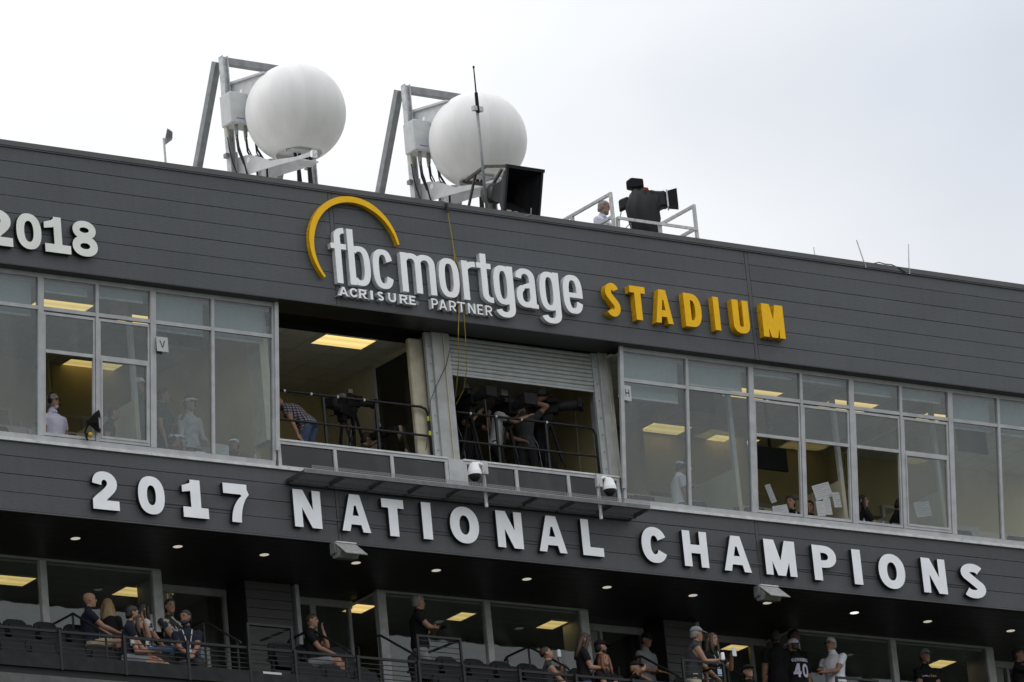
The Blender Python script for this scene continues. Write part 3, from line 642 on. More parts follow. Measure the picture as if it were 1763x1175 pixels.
# ------------------------------------------------------------------ radome units on the roof
RZ = 2.2
def radome_unit(label):
    PY, SY = 4.0, 2.7
    RB = at(402, 298, Y=PY).z-(at(402, 298, Y=2.45).z-2.2)      # level of the mount just above the parapet's sight line
    c = at(509, 195.5, Y=SY); rs = 1.078
    pl = at(384, 98, Y=PY); x_l = at(394, 220, Y=PY).x; zt = pl.z
    x_r = x_l+2.05
    t = thing('radome_antenna', label, 'antenna', (c.x, SY, RZ), 'paired radome antennas on the roof')
    for k, x in enumerate((x_l, x_r)):          # posts, back stays, braces
        MB().box(x-.075, x-.055, PY-.08, PY+.08, RZ, zt).box(x+.055, x+.075, PY-.08, PY+.08, RZ, zt).box(x-.056, x+.056, PY-.012, PY+.012, RZ, zt).build('post', M_GALV, t)
        MB().bar((x-.02, PY+.24, zt-.04), (x-.02, PY+2.72, RB-.25), .15, .17).build('back_stay', M_STEELD, t)
        MB().bar((x-.02, PY+.1, RB+.95), (x-.30, PY+.85, RB), .10, .09).build('brace', M_GALV if k == 0 else M_BEIGEC, t)
        for z in (RB+1.25, RB+2.15):
            MB().box(x-.16, x-.076, PY-.06, PY+.06, z-.045, z+.045).build('clamp', M_STEELD, t)
    for x in (x_l, x_r): MB().box(x-.1, x+.1, PY+.3, PY+2.9, RB-.5, RB-.35).build('skid', M_GALV, t)
    for x in (x_l, x_r): MB().box(x-.06, x+.06, PY+2.2, PY+2.34, RZ, RB-.5).build('rear_leg', M_GALV, t)
    MB().box(x_l+.08, x_r+.06, PY-.02, PY+.13, zt-.16, zt-.01).build('top_beam', M_STEELD, t)
    xp = x_l+.13
    def side(pts, name, mt, x=xp, par=t, th=.03): return MB().prism([at(u, v, X=xp)+Vector((x-xp, 0, 0)) for u, v in pts], (th, 0, 0)).build(name, mt, par)
    ub = side([(396, 147), (456, 127), (470, 134), (470, 168), (398, 165)], 'upper_bracket', M_PLATE)
    side([(396, 143), (456, 123.5), (456, 127), (396, 147)], 'flange', M_PLATE, xp-.05, ub, .14)
    MB().cyl(at(415, 157, X=xp)-Vector((.004, 0, 0)), at(415, 157, X=xp)+Vector((.034, 0, 0)), .045, n=14).build('bracket_hole_disc', M_SKYDISC, ub)  # solid pale disc; brightness behind the hole is put into its colour
    arm = [(409, 297), (409, 272), (424, 267.5), (432, 267.5), (447, 270.5), (466, 277.5), (474, 275), (508, 270.5), (540, 259.5), (546, 263), (541, 267), (523, 272.5), (482, 283.5), (451, 292.5), (425, 301)]
    for k, xo in enumerate((0, .60)):
        la_ = side(arm if k == 0 else arm[:7]+[(500, 272), (500, 276)]+arm[12:], 'lower_arm', M_PLATE, xp+xo)
        hc_ = at(427.5, 276, X=xp)+Vector((xo, 0, 0)); MB().cyl(hc_-Vector((.004, 0, 0)), hc_+Vector((.034, 0, 0)), .06, n=18).build('arm_hole_disc', M_SKYDISC, la_)  # same pale disc in place of an opening through the arm
        q0, q1 = at(405, 299, X=xp), at(402, 262, X=xp); MB().box(xp+xo-.05, xp+xo+.09, q0.y-.02, q0.y+.02, RB, q1.z).build('flange', M_PLATE, la_)
    e0 = at(500, 277, X=xp); MB().box(xp+.031, xp+.599, e0.y-.16, e0.y+.16, e0.z-.02, e0.z+.01).build('cradle', M_PLATE, t)
    e1 = at(538, 266, X=xp); MB().box(xp-.03, xp+.10, e1.y-.03, e1.y+.03, e1.z-.06, e1.z+.08).build('clip', M_WHITE, t)
    # open-bottomed sphere with its inner floor
    sp = MB(); n_, m_ = 72, 44; rings = []
    for i in range(m_):
        u = math.asin(-.87)+(math.pi/2-math.asin(-.87))*i/(m_-1); kk = max(math.cos(u), .004)*rs
        rings.append([(c.x+kk*math.cos(2*math.pi*j/n_), c.y+kk*math.sin(2*math.pi*j/n_), c.z+rs*math.sin(u)) for j in range(n_)])
    lip = [(c.x+.46*rs*math.cos(2*math.pi*j/n_), c.y+.46*rs*math.sin(2*math.pi*j/n_), c.z-.868*rs) for j in range(n_)]
    lip2 = [(p[0], p[1], c.z-.74*rs) for p in lip]
    sp.loft([lip2, lip]+rings, cap=False); so_ = smooth_by_angle(sp.build('radome', M_RADOME, t), 40)
    MB().cyl((c.x, c.y, c.z-.745*rs), (c.x, c.y, c.z-.73*rs), .47*rs, n=40).build('inner_floor', M_RADOME, so_)
    MB().box(c.x-.25, c.x+.25, c.y-.12, c.y+.12, c.z-.80*rs, c.z-.746*rs).build('pedestal_foot', M_PLATE, so_)
    # vertical gore seam, a hair proud
    sm = []
    for i in range(3, 40):
        u = -1.0+2.5*i/40; sm.append((c.x+rs*1.0008*math.cos(u)*math.cos(-1.9), c.y+rs*1.0008*math.cos(u)*math.sin(-1.9), c.z+rs*1.0008*math.sin(u)))
    MB().tube(sm, .003, 4).build('seam', mat('radome_seam', (.70, .695, .68), .5), so_)
    # equipment box and its cables
    zb0 = at(400, 214, Y=PY-.5).z; zb1 = at(392, 160, Y=PY-.5).z; bx0 = at(397, 185, Y=PY-.62).x
    bo = MB().box(bx0, bx0+1.2, PY-.62, PY-.20, zb0, zb1).build('equipment_box', M_PLATE, t, bevel=.02)
    MB().box(bx0+.12, bx0+.32, PY-.626, PY-.621, zb0+.10, zb0+.118).build('name_strip', mat('blue_print', (.12, .14, .45), .5), bo)
    for k in range(7):
        xx = bx0+.07+k*.115; yy = PY-.30-.20*(k % 2)
        MB().cyl((xx, yy, zb0), (xx, yy, zb0-.24), .042, .032, n=10).build('connector', M_STEELD if k % 2 else M_BEIGEC, bo)
        pts = [(xx, yy, zb0-.2), (xx+.02, yy, zb0-.5), (xx+.12+.03*k, yy+.05, zb0-.80), (x_l+.5+.05*k, PY-.1, RB+.55), (x_l+.55+.03*k, PY+.05, RB-.6)]
        MB().tube(pts, .015+.005*(k % 3), 7).build('cable', M_RUBBER, t, smooth=True)
    for k in range(4):
        xx = c.x+.15+k*.14
        MB().tube([(xx-.2, c.y+.1, c.z-.80), (xx-.06+.06*(-1)**k, c.y+.3, c.z-1.12), (xx, c.y+.4, RB+.4), (xx+.03, c.y+.45, RB-.9)], .034, 7).build('cable', M_RUBBER, t, smooth=True)
    return t, c
M_SKYDISC = mat('sky_tone_disc', (.80, .81, .83), .9)  # near-white colour stands in for bright sky showing through the holes
ra, cA = radome_unit('left white radome antenna on galvanised frame at the roof edge')
cB2 = at(823, 245, Y=2.7)
rb = copy_tree(ra); rb.location = ra.location+(cB2-cA); rb.location.z = ra.location.z; rb['label'] = 'right white radome antenna behind the whip antenna and black horn loudspeaker'

# whip antenna
YW = .04; p0 = at(835, 330, Y=YW); p1 = at(819, 172, Y=YW); 
t = thing('whip_antenna', 'thin whip antenna on a grey pole in front of right radome', 'antenna', (p0.x, YW, UT))
zt1 = p1.z; xw = p0.x
MB().cyl((xw, YW, UT), (xw, YW, zt1-.12), .032).build('pole', M_STEELD, t, smooth=True)
zw = at(812, 118, Y=YW).z
MB().tube([(xw, YW-.02, zt1-.30), (xw, YW-.02, zt1+.15), (xw, YW-.02, zt1+.16), (xw, YW-.02, zw)], [.042, .038, .018, .014], 10).build('whip', M_BLACK, t)
MB().box(xw-.12, xw+.13, YW-.05, YW+.04, zt1-.26, zt1-.16).build('clamp', M_GALV, t)
MB().cyl((xw, YW-.02, zw), (xw, YW-.02, zw+.05), .022).build('tip', M_BLACK, t)

# small grid antenna
q = at(285, 279, Y=.8); t = thing('panel_antenna', 'small tilted grey panel antenna on a thin mast at the roof edge', 'antenna', (q.x, .8, RZ))
zt2 = at(281, 243, Y=.8).z
MB().cyl((q.x, .8, RZ), (q.x, .8, zt2+.06), .024).build('mast', M_GALV, t)
pc = [at(u_, v_, Y=.78) for u_, v_ in ((288, 221), (297, 227.5), (296.5, 240), (283.5, 249.5), (284.5, 238))]
pn_ = MB().prism(pc, (.02, .045, 0)).build('panel', mat('antenna_panel_grey', (.26, .27, .27), .6, .1, .2, 30), t)
for k in range(1, 5): MB().bar(pc[0].lerp(pc[4], k/5)-Vector((0, .012, 0)), pc[1].lerp(pc[2], k/5)-Vector((0, .012, 0)), .012).build('grid_wire', M_STEELD, pn_)
for k in range(1, 3): MB().bar(pc[0].lerp(pc[1], k/3)-Vector((0, .012, 0)), pc[3].lerp(pc[2], k/3)-Vector((0, .012, 0)), .012).build('grid_wire', M_STEELD, pn_)

# black horn loudspeaker, pitched down towards the stands
Yh = .12
TL, BRc = at(877, 292, Y=Yh-.12), at(925, 370, Y=Yh+.14)
mx, mz = (TL.x+BRc.x)/2-.02, (TL.z+BRc.z)/2; hw, hh = .43, .47
t = thing('horn_loudspeaker', 'black square horn loudspeaker in a steel frame at the roof edge', 'loudspeaker', (mx, .5, RZ))
M_HORN = mat('horn_black', (.016, .016, .018), .6, 0, .2, 8, spec=.3)
M_FR2 = mat('horn_frame_steel', (.05, .048, .042), .6, .2, .35, 12)
M_DRV = mat('driver_grey', (.055, .055, .056), .5, 0, .2, 10)
tl_c, tl_s = math.cos(R(17)), math.sin(R(17))
def tilt(mb):
    mb.v = [(x, Yh+(y)*tl_c-(z)*tl_s, mz+(y)*tl_s+(z)*tl_c) for x, y, z in mb.v]; return mb
def sqr(cx, y, cz, a, b): return [(cx-a, y, cz-b), (cx+a, y, cz-b), (cx+a, y, cz+b), (cx-a, y, cz+b)]
tilt(MB().loft([sqr(mx, 0, 0, hw, hh), sqr(mx, .25, 0, hw*.84, hh*.84), sqr(mx, .55, 0, hw*.5, hh*.5), sqr(mx, .95, .0, .15, .15)], cap=False)).build('horn_flare', M_HORN, t)
tilt(MB().loft([sqr(mx, .02, 0, hw*.975, hh*.975), sqr(mx, .26, 0, hw*.80, hh*.80), sqr(mx, .56, 0, hw*.46, hh*.46), sqr(mx, .94, .0, .12, .12)], cap=False)).build('horn_throat', M_HORN, t)
tilt(MB().box(mx-.13, mx+.13, .935, .95, -.13, .13)).build('throat_cap', M_BLACK, t)
f = MB()
for s_ in (-1, 1):
    f.box(mx-hw-.06, mx+hw+.07, -.04, .03, s_*hh-.035+s_*.03, s_*hh+.035+s_*.03); f.box(mx+s_*(hw+.02)-.025, mx+s_*(hw+.02)+.025, -.035, .025, -hh, hh)
tilt(f).build('mouth_frame', M_HORN, t)
tilt(MB().tube([(mx, .93, 0), (mx, 1.06, 0)], [.15, .19], 24)).build('driver_neck', M_DRV, t)
tilt(MB().tube([(mx, 1.04, 0), (mx, 1.07, 0), (mx, 1.27, 0), (mx, 1.34, 0)], [.17, .235, .235, .13], 28)).build('driver', M_DRV, t)
for s_ in (-1, 1):
    x = mx+s_*hw
    tilt(MB().bar((x, .03, hh+.03), (x, .86, hh+.06), .06)).build('top_rail', M_FR2, t); tilt(MB().bar((x, .86, hh+.06), (x, 1.62, hh-.24), .06)).build('top_rail', M_FR2, t)
    tilt(MB().bar((x, .03, -hh-.02), (x, 1.5, -hh-.02), .07)).build('bottom_rail', M_FR2, t)
    tilt(MB().bar((x, 1.42, -hh), (x, 1.22, hh-.10), .045)).build('strut', M_FR2, t)
tilt(MB().bar((mx-hw-.06, 1.62, hh-.24), (mx+hw+.05, 1.62, hh-.24), .075)).build('rear_bar', M_FR2, t)
tilt(MB().bar((mx-hw-.06, 1.5, -hh-.02), (mx+hw+.05, 1.5, -hh-.02), .08)).build('rear_foot', M_FR2, t)
MB().cyl((mx-.10, Yh+1.05, RZ-.02), (mx-.10, Yh+1.05, mz+.05), .115, n=20).build('support_pole', mat('pole_dark_grey', (.09, .085, .075), .6, .2, .3, 6), t)
tilt(MB().bar((mx, 1.15, .22), (mx, .86, hh+.05), .05)).build('hanger', M_FR2, t)
tilt(MB().box(mx-hw+.02, mx-hw+.14, -.055, -.041, -hh-.05, -hh+.04)).build('plate', M_BEIGEC, t)
for k in range(2): MB().bar((mx+(.5 if k else -.45)*hw, Yh+.25, mz-hh-.02), (mx+(.5 if k else -.45)*hw, .25, UT), .05).build('foot', M_FR2, t)
MB().tube([(mx-.5, .18, UT+.02), (mx-.3, .02, UT+.04), (mx-.15, -.03, UT-.06), (mx+.02, -.055, UT-.02), (mx+.05, -.05, UT+.14)], .014, 6).build('lead', M_STEELD, t)

# camera platform railing on the roof
t = thing('platform_railing', 'white painted railing round the rooftop camera platform', 'railing', (4.4, .5, RZ))
x0r, x1r, yF, dZ = 3.36, 5.60, .5, 2.85
zt4, zm4 = 3.92, 3.40
MB().box(x0r-.1, x1r+.1, .48, 3.6, 2.52, 2.58).build('deck', M_CONC, t)
for (x, y, top) in ((x0r, yF, zt4), (x1r, yF, zt4), (x0r, yF+1.45, zt4), (x1r, yF+1.6, zt4), (x0r+.12, yF, 3.36), (x0r+1.25, yF, 3.36)):
    MB().box(x-.032, x+.032, y-.032, y+.032, 2.58, top).build('post', M_RAILW, t)
for x in (x0r, x1r):
    for z in (zt4, zm4): MB().box(x-.03, x+.03, yF+.033, yF+2.9, z-.062, z).build('rail', M_RAILW, t)
MB().box(x0r+.09, x1r, yF-.062, yF-.033, 3.30, 3.365).build('front_rail', M_RAILW, t)
# broadcast camera under a black rain cover
cx, cy = at(1106, 350, Y=1.0).x, 1.0
t = thing('broadcast_camera', 'broadcast camera under a draped black rain cover on the rooftop platform', 'camera', (cx, cy, 2.58))
M_COVER = mat('black_rain_cover', (.012, .012, .013), .75, 0, .2, 14, .5, 9, (1, 1, .35))
Lx = Vector((.80, -.60, 0))*.86; Sx = Vector((.60, .80, 0))*.84      # lens direction, side
def crd(z, a, b, off=0.0, n=40):                            # a draped, folded ring
    c0 = Vector((cx, cy, z))+Lx*off; out = []
    for k in range(n):
        u_ = 2*math.pi*k/n; w_ = 1+.055*math.sin(5*u_+z*2.5)+.045*math.sin(9*u_-z*3.1)+.03*math.sin(14*u_+z*7)
        out.append(c0+Lx*(a*math.cos(u_)*w_)+Sx*(b*math.sin(u_)*w_)+Vector((0, 0, .03*math.sin(4*u_+z))))
    return out
MB().loft([crd(3.14, .20, .19, .05), crd(3.28, .27, .25, .03), crd(3.45, .36, .31, 0), crd(3.62, .40, .33, 0), crd(3.80, .41, .34, -.02), crd(3.95, .44, .32, .0), crd(4.07, .42, .29, .02), crd(4.16, .33, .25, .0), crd(4.25, .24, .2, -.05), crd(4.31, .15, .12, -.08)]).build('rain_cover', M_COVER, t, smooth=True)
lc = Vector((cx, cy, 4.02))
def sq(c, a, b): return [c-Sx*a-Vector((0, 0, b)), c+Sx*a-Vector((0, 0, b)), c+Sx*a+Vector((0, 0, b)), c-Sx*a+Vector((0, 0, b))]
MB().loft([sq(lc+Lx*.2+Vector((0, 0, .02)), .2, .22), sq(lc+Lx*.36+Vector((0, 0, -.03)), .17, .23), sq(lc+Lx*.48+Vector((0, 0, .01)), .15, .18), sq(lc+Lx*.621, .16, .19)]).build('lens_sleeve', M_COVER, t, bevel=.04)
MB().loft([sq(lc+Lx*.621, .165, .195), sq(lc+Lx*.66, .165, .195)]).build('lens_collar', M_SILL, t)
MB().loft([sq(lc+Lx*.661, .15, .17), sq(lc+Lx*.90, .18, .20)]).build('lens_hood', M_BLACK, t)
vc = Vector((cx, cy, 4.44))-Lx*.12
MB().loft([sq(vc-Lx*.24, .12, .07), sq(vc-Lx*.1+Vector((0, 0, .02)), .15, .12), sq(vc+Lx*.2, .13, .09)]).build('viewfinder', M_BLACK, t, bevel=.02)
MB().box(cx-.10, cx+.02, cy-.24, cy-.21, 4.21, 4.28).build('tally_cloth', mat('red_cloth', (.22, .015, .015), .8), t)
MB().loft([sq(lc-Lx*.34+Vector((0, 0, .04)), .1, .12), sq(lc-Lx*.60+Vector((0, 0, -.04)), .09, .13)]).build('rear_control', M_COVER, t, bevel=.03)
for k in range(3):
    a = 2.1*k+.6; MB().bar((cx, cy, 3.35), (cx+.42*math.cos(a), cy+.42*math.sin(a), 2.58), .05).build('tripod_leg', M_BLACK, t)
MB().tube([lc-Lx*.5, lc-Lx*.62+Vector((0, 0, -.35)), lc-Lx*.72+Vector((0, -.1, -.7)), (cx-.72, .55, 3.3), (cx-.78, .5, 2.75)], .011, 6).build('cable', M_STEELD, t)

# rod antennas and a loose cable at the right end of the roof
for (a, b, lab) in (((1401, 426), (1402, 442), 'short thin rod antenna far behind the roof edge'), ((1474.5, 413.5), (1490, 459), 'leaning white rod antenna on the right roof edge'), ((1564, 420.5), (1565, 470), 'upright white rod antenna at the far right roof edge')):
    Yr = 1.6 if a[0] < 1410 else -.02
    pa, pb = at(*a, Y=Yr), at(*b, Y=Yr)
    t = thing('rod_antenna', lab, 'antenna', (pb.x, Yr, pb.z), 'rod antennas on the roof edge')
    base = pb if Yr < 1 else Vector((pb.x, Yr, RZ))
    MB().cyl(base, pa, .016, .012, n=8).build('rod', M_SILL, t)
    MB().cyl(base+Vector((0, 0, -.03)), base+(pa-base).normalized()*.10, .028, n=8).build('mount', M_GALV, t)
cpts = [at(1489, 459, Y=-.04), at(1500, 455, Y=.0), at(1513, 452, Y=.05), at(1524, 455, Y=.05), at(1535, 456, Y=0), at(1550, 463, Y=-.06), at(1560, 470, Y=-.07)]
single('loose_cable', MB().tube(cpts, .012, 6), M_RUBBER, 'loose black cable looped between the two rod antennas', 'cable', cpts[0])

# yellow cable hanging down the fascia
yp = [at(766, 348, Y=.2)+Vector((0, 0, .05)), at(769, 351, Y=-.07), at(771, 366, Y=-.075), at(775, 390, Y=-.07), at(779, 415, Y=-.065), at(782, 440, Y=-.06), at(784, 468, Y=-.05), at(787, 500, Y=-.05), at(790, 540, Y=-.05), at(789, 575, Y=.0), at(790, 620, Y=.35), at(786, 665, Y=.8), at(782, 692, Y=1.15)]
t = thing('yellow_cable', 'long yellow cable hanging from the roof down past the name lettering', 'cable', yp[1])
MB().tube(yp, .009, 6).build('strand', M_YELLOWC, t)
yq = [at(777, 400, Y=-.07), at(781, 430, Y=-.06), at(792, 470, Y=-.05), at(797, 505, Y=-.05), at(799, 545, Y=-.04), at(802, 590, Y=.1), at(803, 640, Y=.5), at(798, 672, Y=.9), at(785, 697, Y=1.15)]
MB().tube(yq, .008, 6).build('strand', M_YELLOWC, t)
MB().tube([yp[0]+Vector((-.05, .5, -.2)), yp[0]+Vector((-.02, .15, .02)), yp[1], yp[2]], .03, 7).build('sleeve', M_RUBBER, t)
bk = [at(775, 600, Y=.72), at(768, 630, Y=.74), at(750, 668, Y=.74), at(741, 690, Y=.74), at(738, 740, Y=.80), at(733, 775, Y=.85)]
single('hanging_wire', MB().tube(bk, .008, 5), M_RUBBER, 'thin black wire slung across the middle column', 'wire', bk[0])
# ------------------------------------------------------------------ grated ledge over the lower fascia
pA, pB = at(492, 826, Y=.64), at(1086, 889, Y=.64)
lz = (pA.z+pB.z)/2; x0c, x1c = pA.x, pB.x; yi, yo = .62, -.04
t = thing('grated_ledge', 'grey steel grated ledge bracketed above the word NATIONAL', 'ledge', ((x0c+x1c)/2, .3, lz))
M_LEDGE = mat('ledge_steel', (.05, .051, .053), .55, .1, .2, 10)
MB().box(x0c, x1c, yo-.03, yo+.0, lz-.055, lz+.03).build('outer_angle', mat('ledge_edge_steel', (.15, .152, .156), .55, .1, .2, 10), t)
MB().box(x0c, x1c, yi, yi+.03, lz-.09, lz+.0).build('inner_angle', M_LEDGE, t)
MB().box(x0c, x1c, yi-.16, yi-.13, lz-.11, lz-.02).build('stringer', M_LEDGE, t)
nb = 10
for i in range(nb):
    x = x0c+.02+(x1c-x0c-.04)*i/(nb-1)
    MB().box(x-.03, x+.03, yo+.002, yi-.002, lz-.075, lz-.012).build('bracket', M_LEDGE, t)
gr = MB(); k = x0c
while k < x1c: gr.box(k, k+.006, yo+.002, yi-.002, lz-.008, lz+.004); k += .05
k = yo+.03
while k < yi: gr.box(x0c, x1c, k, k+.005, lz-.007, lz+.003); k += .09
gr.build('grating', M_LEDGE, t, kind='stuff')
gu = MB(); k = x0c+.2
while k < x1c: gu.box(k, k+.010, yo-.02, yo-.012, lz+.032, lz+.115); k += .040
gu.box(x0c+.2, x1c, yo-.021, yo-.011, lz+.072, lz+.078).box(x0c+.2, x1c, yo-.021, yo-.011, lz+.112, lz+.118)
gu.build('toe_mesh', mat('toe_mesh_steel', (.30, .31, .31), .5, .1), t, kind='stuff')

# dome surveillance cameras on the ledge
for (px, py, s_, lab) in ((823, 812, -1, 'white dome surveillance camera left of its post, on the ledge by middle column'), (1040, 834, 1, 'white dome surveillance camera right of its post, on the ledge by right column')):
    Yc = .05; post = at(832 if s_ < 0 else 1029, py-2, Y=Yc); d = at(px-9 if s_ < 0 else px+6, py+2, Y=Yc)
    t = thing('dome_camera', lab, 'camera', (post.x, Yc, lz), 'dome cameras on the ledge')
    MB().cyl((post.x, Yc, lz-.35), (post.x, Yc, post.z+.16), .035).build('post', M_SILL, t)
    MB().box(post.x-.07, post.x+.07, Yc-.08, Yc-.0, post.z-.10, post.z+.18).build('mount_box', M_PLATE, t)
    MB().tube([(post.x, Yc-.04, post.z+.08), ((post.x+d.x)/2, Yc-.06, post.z+.12), (d.x, Yc-.06, post.z+.09)], .035, 10).build('arm', M_WHITE, t)
    zz = post.z+.12
    MB().tube([(d.x, Yc-.06, zz), (d.x, Yc-.06, zz-.05), (d.x, Yc-.06, zz-.20), (d.x, Yc-.06, zz-.27)], [.05, .10, .145, .148], 24).build('housing', M_WHITE, t, smooth=False)
    MB().ball((d.x, Yc-.06, zz-.272), .125, rz=.13, z0=-.98, z1=-.02, n=20, m=8).build('dome', M_HORN, t, smooth=True)
    MB().tube([(post.x-.02, Yc-.09, post.z-.05), (post.x-.06, Yc-.1, post.z-.25), (post.x-.03, Yc-.08, lz-.28)], .008, 5).build('wire', M_STEELD, t)

# floodlights under the lower fascia
for i, (px, py, lab) in enumerate(((590, 933, 'grey visored floodlight under the fascia below letters NA'), (1318, 1007, 'grey visored floodlight under the fascia below letters MP'))):
    p = at(px, py, Z=LB-.01); xx, yy, zz = p.x, p.y, LB-.035
    FS = .74
    t = thing('floodlight', lab, 'floodlight', (xx, yy, zz), 'floodlights under the fascia')
    MB().box(xx-.28, xx+.38, yy-.12, yy+.08, zz-.035, zz).build('mount_plate', M_SILL, t)
    sd = [(0, yy+.06, zz-.06), (0, yy+.20, zz-.26), (0, yy+.10, zz-.46), (0, yy-.20, zz-.50), (0, yy-.32, zz-.36), (0, yy-.06, zz-.05)]
    M_FL = mat('floodlight_grey', (.26, .26, .25), .5, .1, .2, 9)
    MB().prism([(xx-.30, b, c) for _, b, c in sd], (.62, 0, 0)).build('housing', M_FL, t, bevel=.012)
    MB().hexa([(xx-.25, yy-.222, zz-.492), (xx+.27, yy-.222, zz-.492), (xx+.27, yy-.322, zz-.372), (xx-.25, yy-.322, zz-.372)], [(xx-.25, yy-.20, zz-.48), (xx+.27, yy-.20, zz-.48), (xx+.27, yy-.30, zz-.36), (xx-.25, yy-.30, zz-.36)]).build('lens', mat('floodlight_lens', (.24, .24, .22), .25), t)
    MB().hexa([(xx-.33, yy-.05, zz-.036), (xx+.36, yy-.05, zz-.036), (xx+.36, yy-.62, zz-.50), (xx-.33, yy-.62, zz-.50)], [(xx-.33, yy-.065, zz-.016), (xx+.36, yy-.065, zz-.016), (xx+.36, yy-.635, zz-.48), (xx-.33, yy-.635, zz-.48)]).build('visor', mat('visor_grey', (.34, .34, .33), .5, .1, .15, 8), t)
    MB().box(xx-.36, xx-.31, yy-.12, yy+.12, zz-.34, zz-.03).build('yoke', M_STEELD, t)
    for k in range(5): MB().box(xx-.335, xx-.302, yy+.02+.03*k, yy+.035+.03*k, zz-.36, zz-.10).build('fin', M_FL, t)
    t.scale = (FS, FS, FS)

# recessed downlights
for i, (px, py) in enumerate(((-20, 913), (130, 927), (306, 941), (455, 955), (613, 969), (751, 982), (907, 997), (1045, 1011), (1193, 1025), (1321, 1038), (1471, 1055), (1597, 1070), (1740, 1086))):
    p = at(px, py, Z=LB+.005)
    t = thing('downlight', ('lit round soffit downlight, number %s from the left' % ['zero', 'one', 'two', 'three', 'four', 'five', 'six', 'seven', 'eight', 'nine', 'ten', 'eleven', 'twelve'][i]) if i else 'lit round soffit downlight outside the left edge', 'downlight', (p.x, p.y, LB), 'soffit downlights')
    MB().cyl((p.x, p.y, LB+.011), (p.x, p.y, LB-.004), .098, n=20).build('lens', M_LED if i != 10 else mat('bright_downlight_lens', (.8, .8, .8), .5, emit=(1, .97, .92), estr=1.1), t)
    MB().tube([(p.x, p.y, LB+.011), (p.x, p.y, LB-.002)], .118, 20).build('trim_ring', M_SOFFIT, t)

# ------------------------------------------------------------------ suites behind the seating
FZ = -7.45                                   # suite floor
GY, RY = 3.52, 4.45
sw = thing_part('suite_shell')
MB().box(XL, XR, 2.21, 12, FZ-.3, FZ).build('suite_floor', M_CONC, sw)
MB().box(XL, XR, 4.62, 12, SZ, SZ+.10).build('suite_ceiling', M_CEIL, sw)
MB().box(XL, XR, 9.4, 9.5, FZ, SZ).build('suite_back_wall', M_WALLY, sw)
for x in (-13.2, -5.0, 5.9, 17.0): MB().box(x-.08, x+.08, 4.65, 9.4, FZ, SZ).build('party_wall', M_WALLD, sw)
for (x0, x1) in ((-11.5, -8.6), (-1.6, 1.4), (9.3, 12)): MB().box(x0, x1, 8.6, 9.39, FZ, FZ+2.3).build('bar_cabinet', M_WALLD, sw)
TOPZ = LB+.011
def suite_bay(xs):
    fr = thing_part('suite_window')
    for i, x in enumerate(xs):
        hw = .105 if i in (0, len(xs)-1) else .075
        MB().box(x-hw, x+hw, GY-.06, GY+.08, FZ, TOPZ-.05).build('post', M_SILL, fr)
    MB().box(xs[0]-.1, xs[-1]+.1, GY-.05, GY+.07, TOPZ-.049, TOPZ-.002).build('head', M_FRAME, fr)
    for i in range(len(xs)-1):
        MB().box(xs[i]+.11, xs[i+1]-.11, GY-.006, GY+.006, FZ+.08, TOPZ-.05).build('pane', G_SUITE, fr)
        MB().box(xs[i]+.11, xs[i+1]-.11, GY-.05, GY+.06, FZ+.001, FZ+.079).build('sill', M_FRAME, fr)
    MB().box(xs[0]-.10, xs[-1]+.1, GY+.081, 4.64, SZ+.002, SZ+.06).build('bulkhead', M_CEIL, fr)
suite_bay([-15.0, -12.35, -9.68, -7.0]); suite_bay([-1.5, 1.2, 3.74]); suite_bay([9.47, 12.24, 15.05])
M_DOOR = mat('pale_door_paint', (.40, .39, .36), .6, 0, .05, 4)
def recess(x0, x1, door, wins):
    fr = thing_part('suite_recess')
    MB().box(x0, x0+.09, GY+.09, RY-.0, FZ, TOPZ-.01).build('return_frame', M_FRAME, fr)
    MB().box(x0+.1, x1, RY-.05, RY+.05, TOPZ-.16, TOPZ-.002).build('head', M_FRAME, fr)
    if door:
        d0, d1 = door
        dd = MB().box(d0, d1, RY-.03, RY+.03, FZ+.01, TOPZ-.17).build('door', M_DOOR, fr)
    for (a, b) in wins:
        MB().box(a, a+.07, RY-.05, RY+.05, FZ, TOPZ-.161).build('jamb', M_FRAME, fr); MB().box(b-.07, b, RY-.05, RY+.05, FZ, TOPZ-.161).build('jamb', M_FRAME, fr)
        MB().box(a+.071, b-.071, RY-.006, RY+.006, FZ+.05, TOPZ-.161).build('pane', G_SUITE, fr)
recess(-6.89, -4.75, (-6.72, -6.20), [(-6.15, -4.76)]); recess(-3.55, -1.62, None, [(-3.52, -2.62), (-2.62, -1.66)])
recess(3.85, 6.0, (3.98, 4.75), [(4.8, 6.0)]); recess(6.85, 9.36, None, [(6.9, 7.75), (7.75, 9.0)]); recess(15.16, 17.5, (15.3, 16.2), [(16.3, 17.4)])
# small leaning posters seen as door lites
for x in (-6.6, 4.15): part('door_lite', MB().box(x, x+.36, RY-.042, RY-.031, -5.55, -5.15), mat('amber_lite', (.30, .23, .09), .4), sw)
# board-clad piers
for (x0, x1) in ((-4.74, -3.62), (6.02, 6.84), (17.5, 18.4)):
    o = part('clad_pier', MB().box(x0+.01, x1-.01, 3.70, RY+.1, FZ, TOPZ-.003), M_JOINT)
    z = FZ+.3
    while z < TOPZ-.05:
        z1 = min(z+.195, TOPZ-.004); MB().hexa([(x0, 3.665, z+.004), (x1, 3.665, z+.004), (x1, 3.698, z+.004), (x0, 3.698, z+.004)], [(x0, 3.68, z1), (x1, 3.68, z1), (x1, 3.698, z1), (x0, 3.698, z1)]).build('board', mat('grey_board', (.115, .116, .114), .7, 0, .12, 5, .2, 60, (.3, 1, 5)), o); z += .2

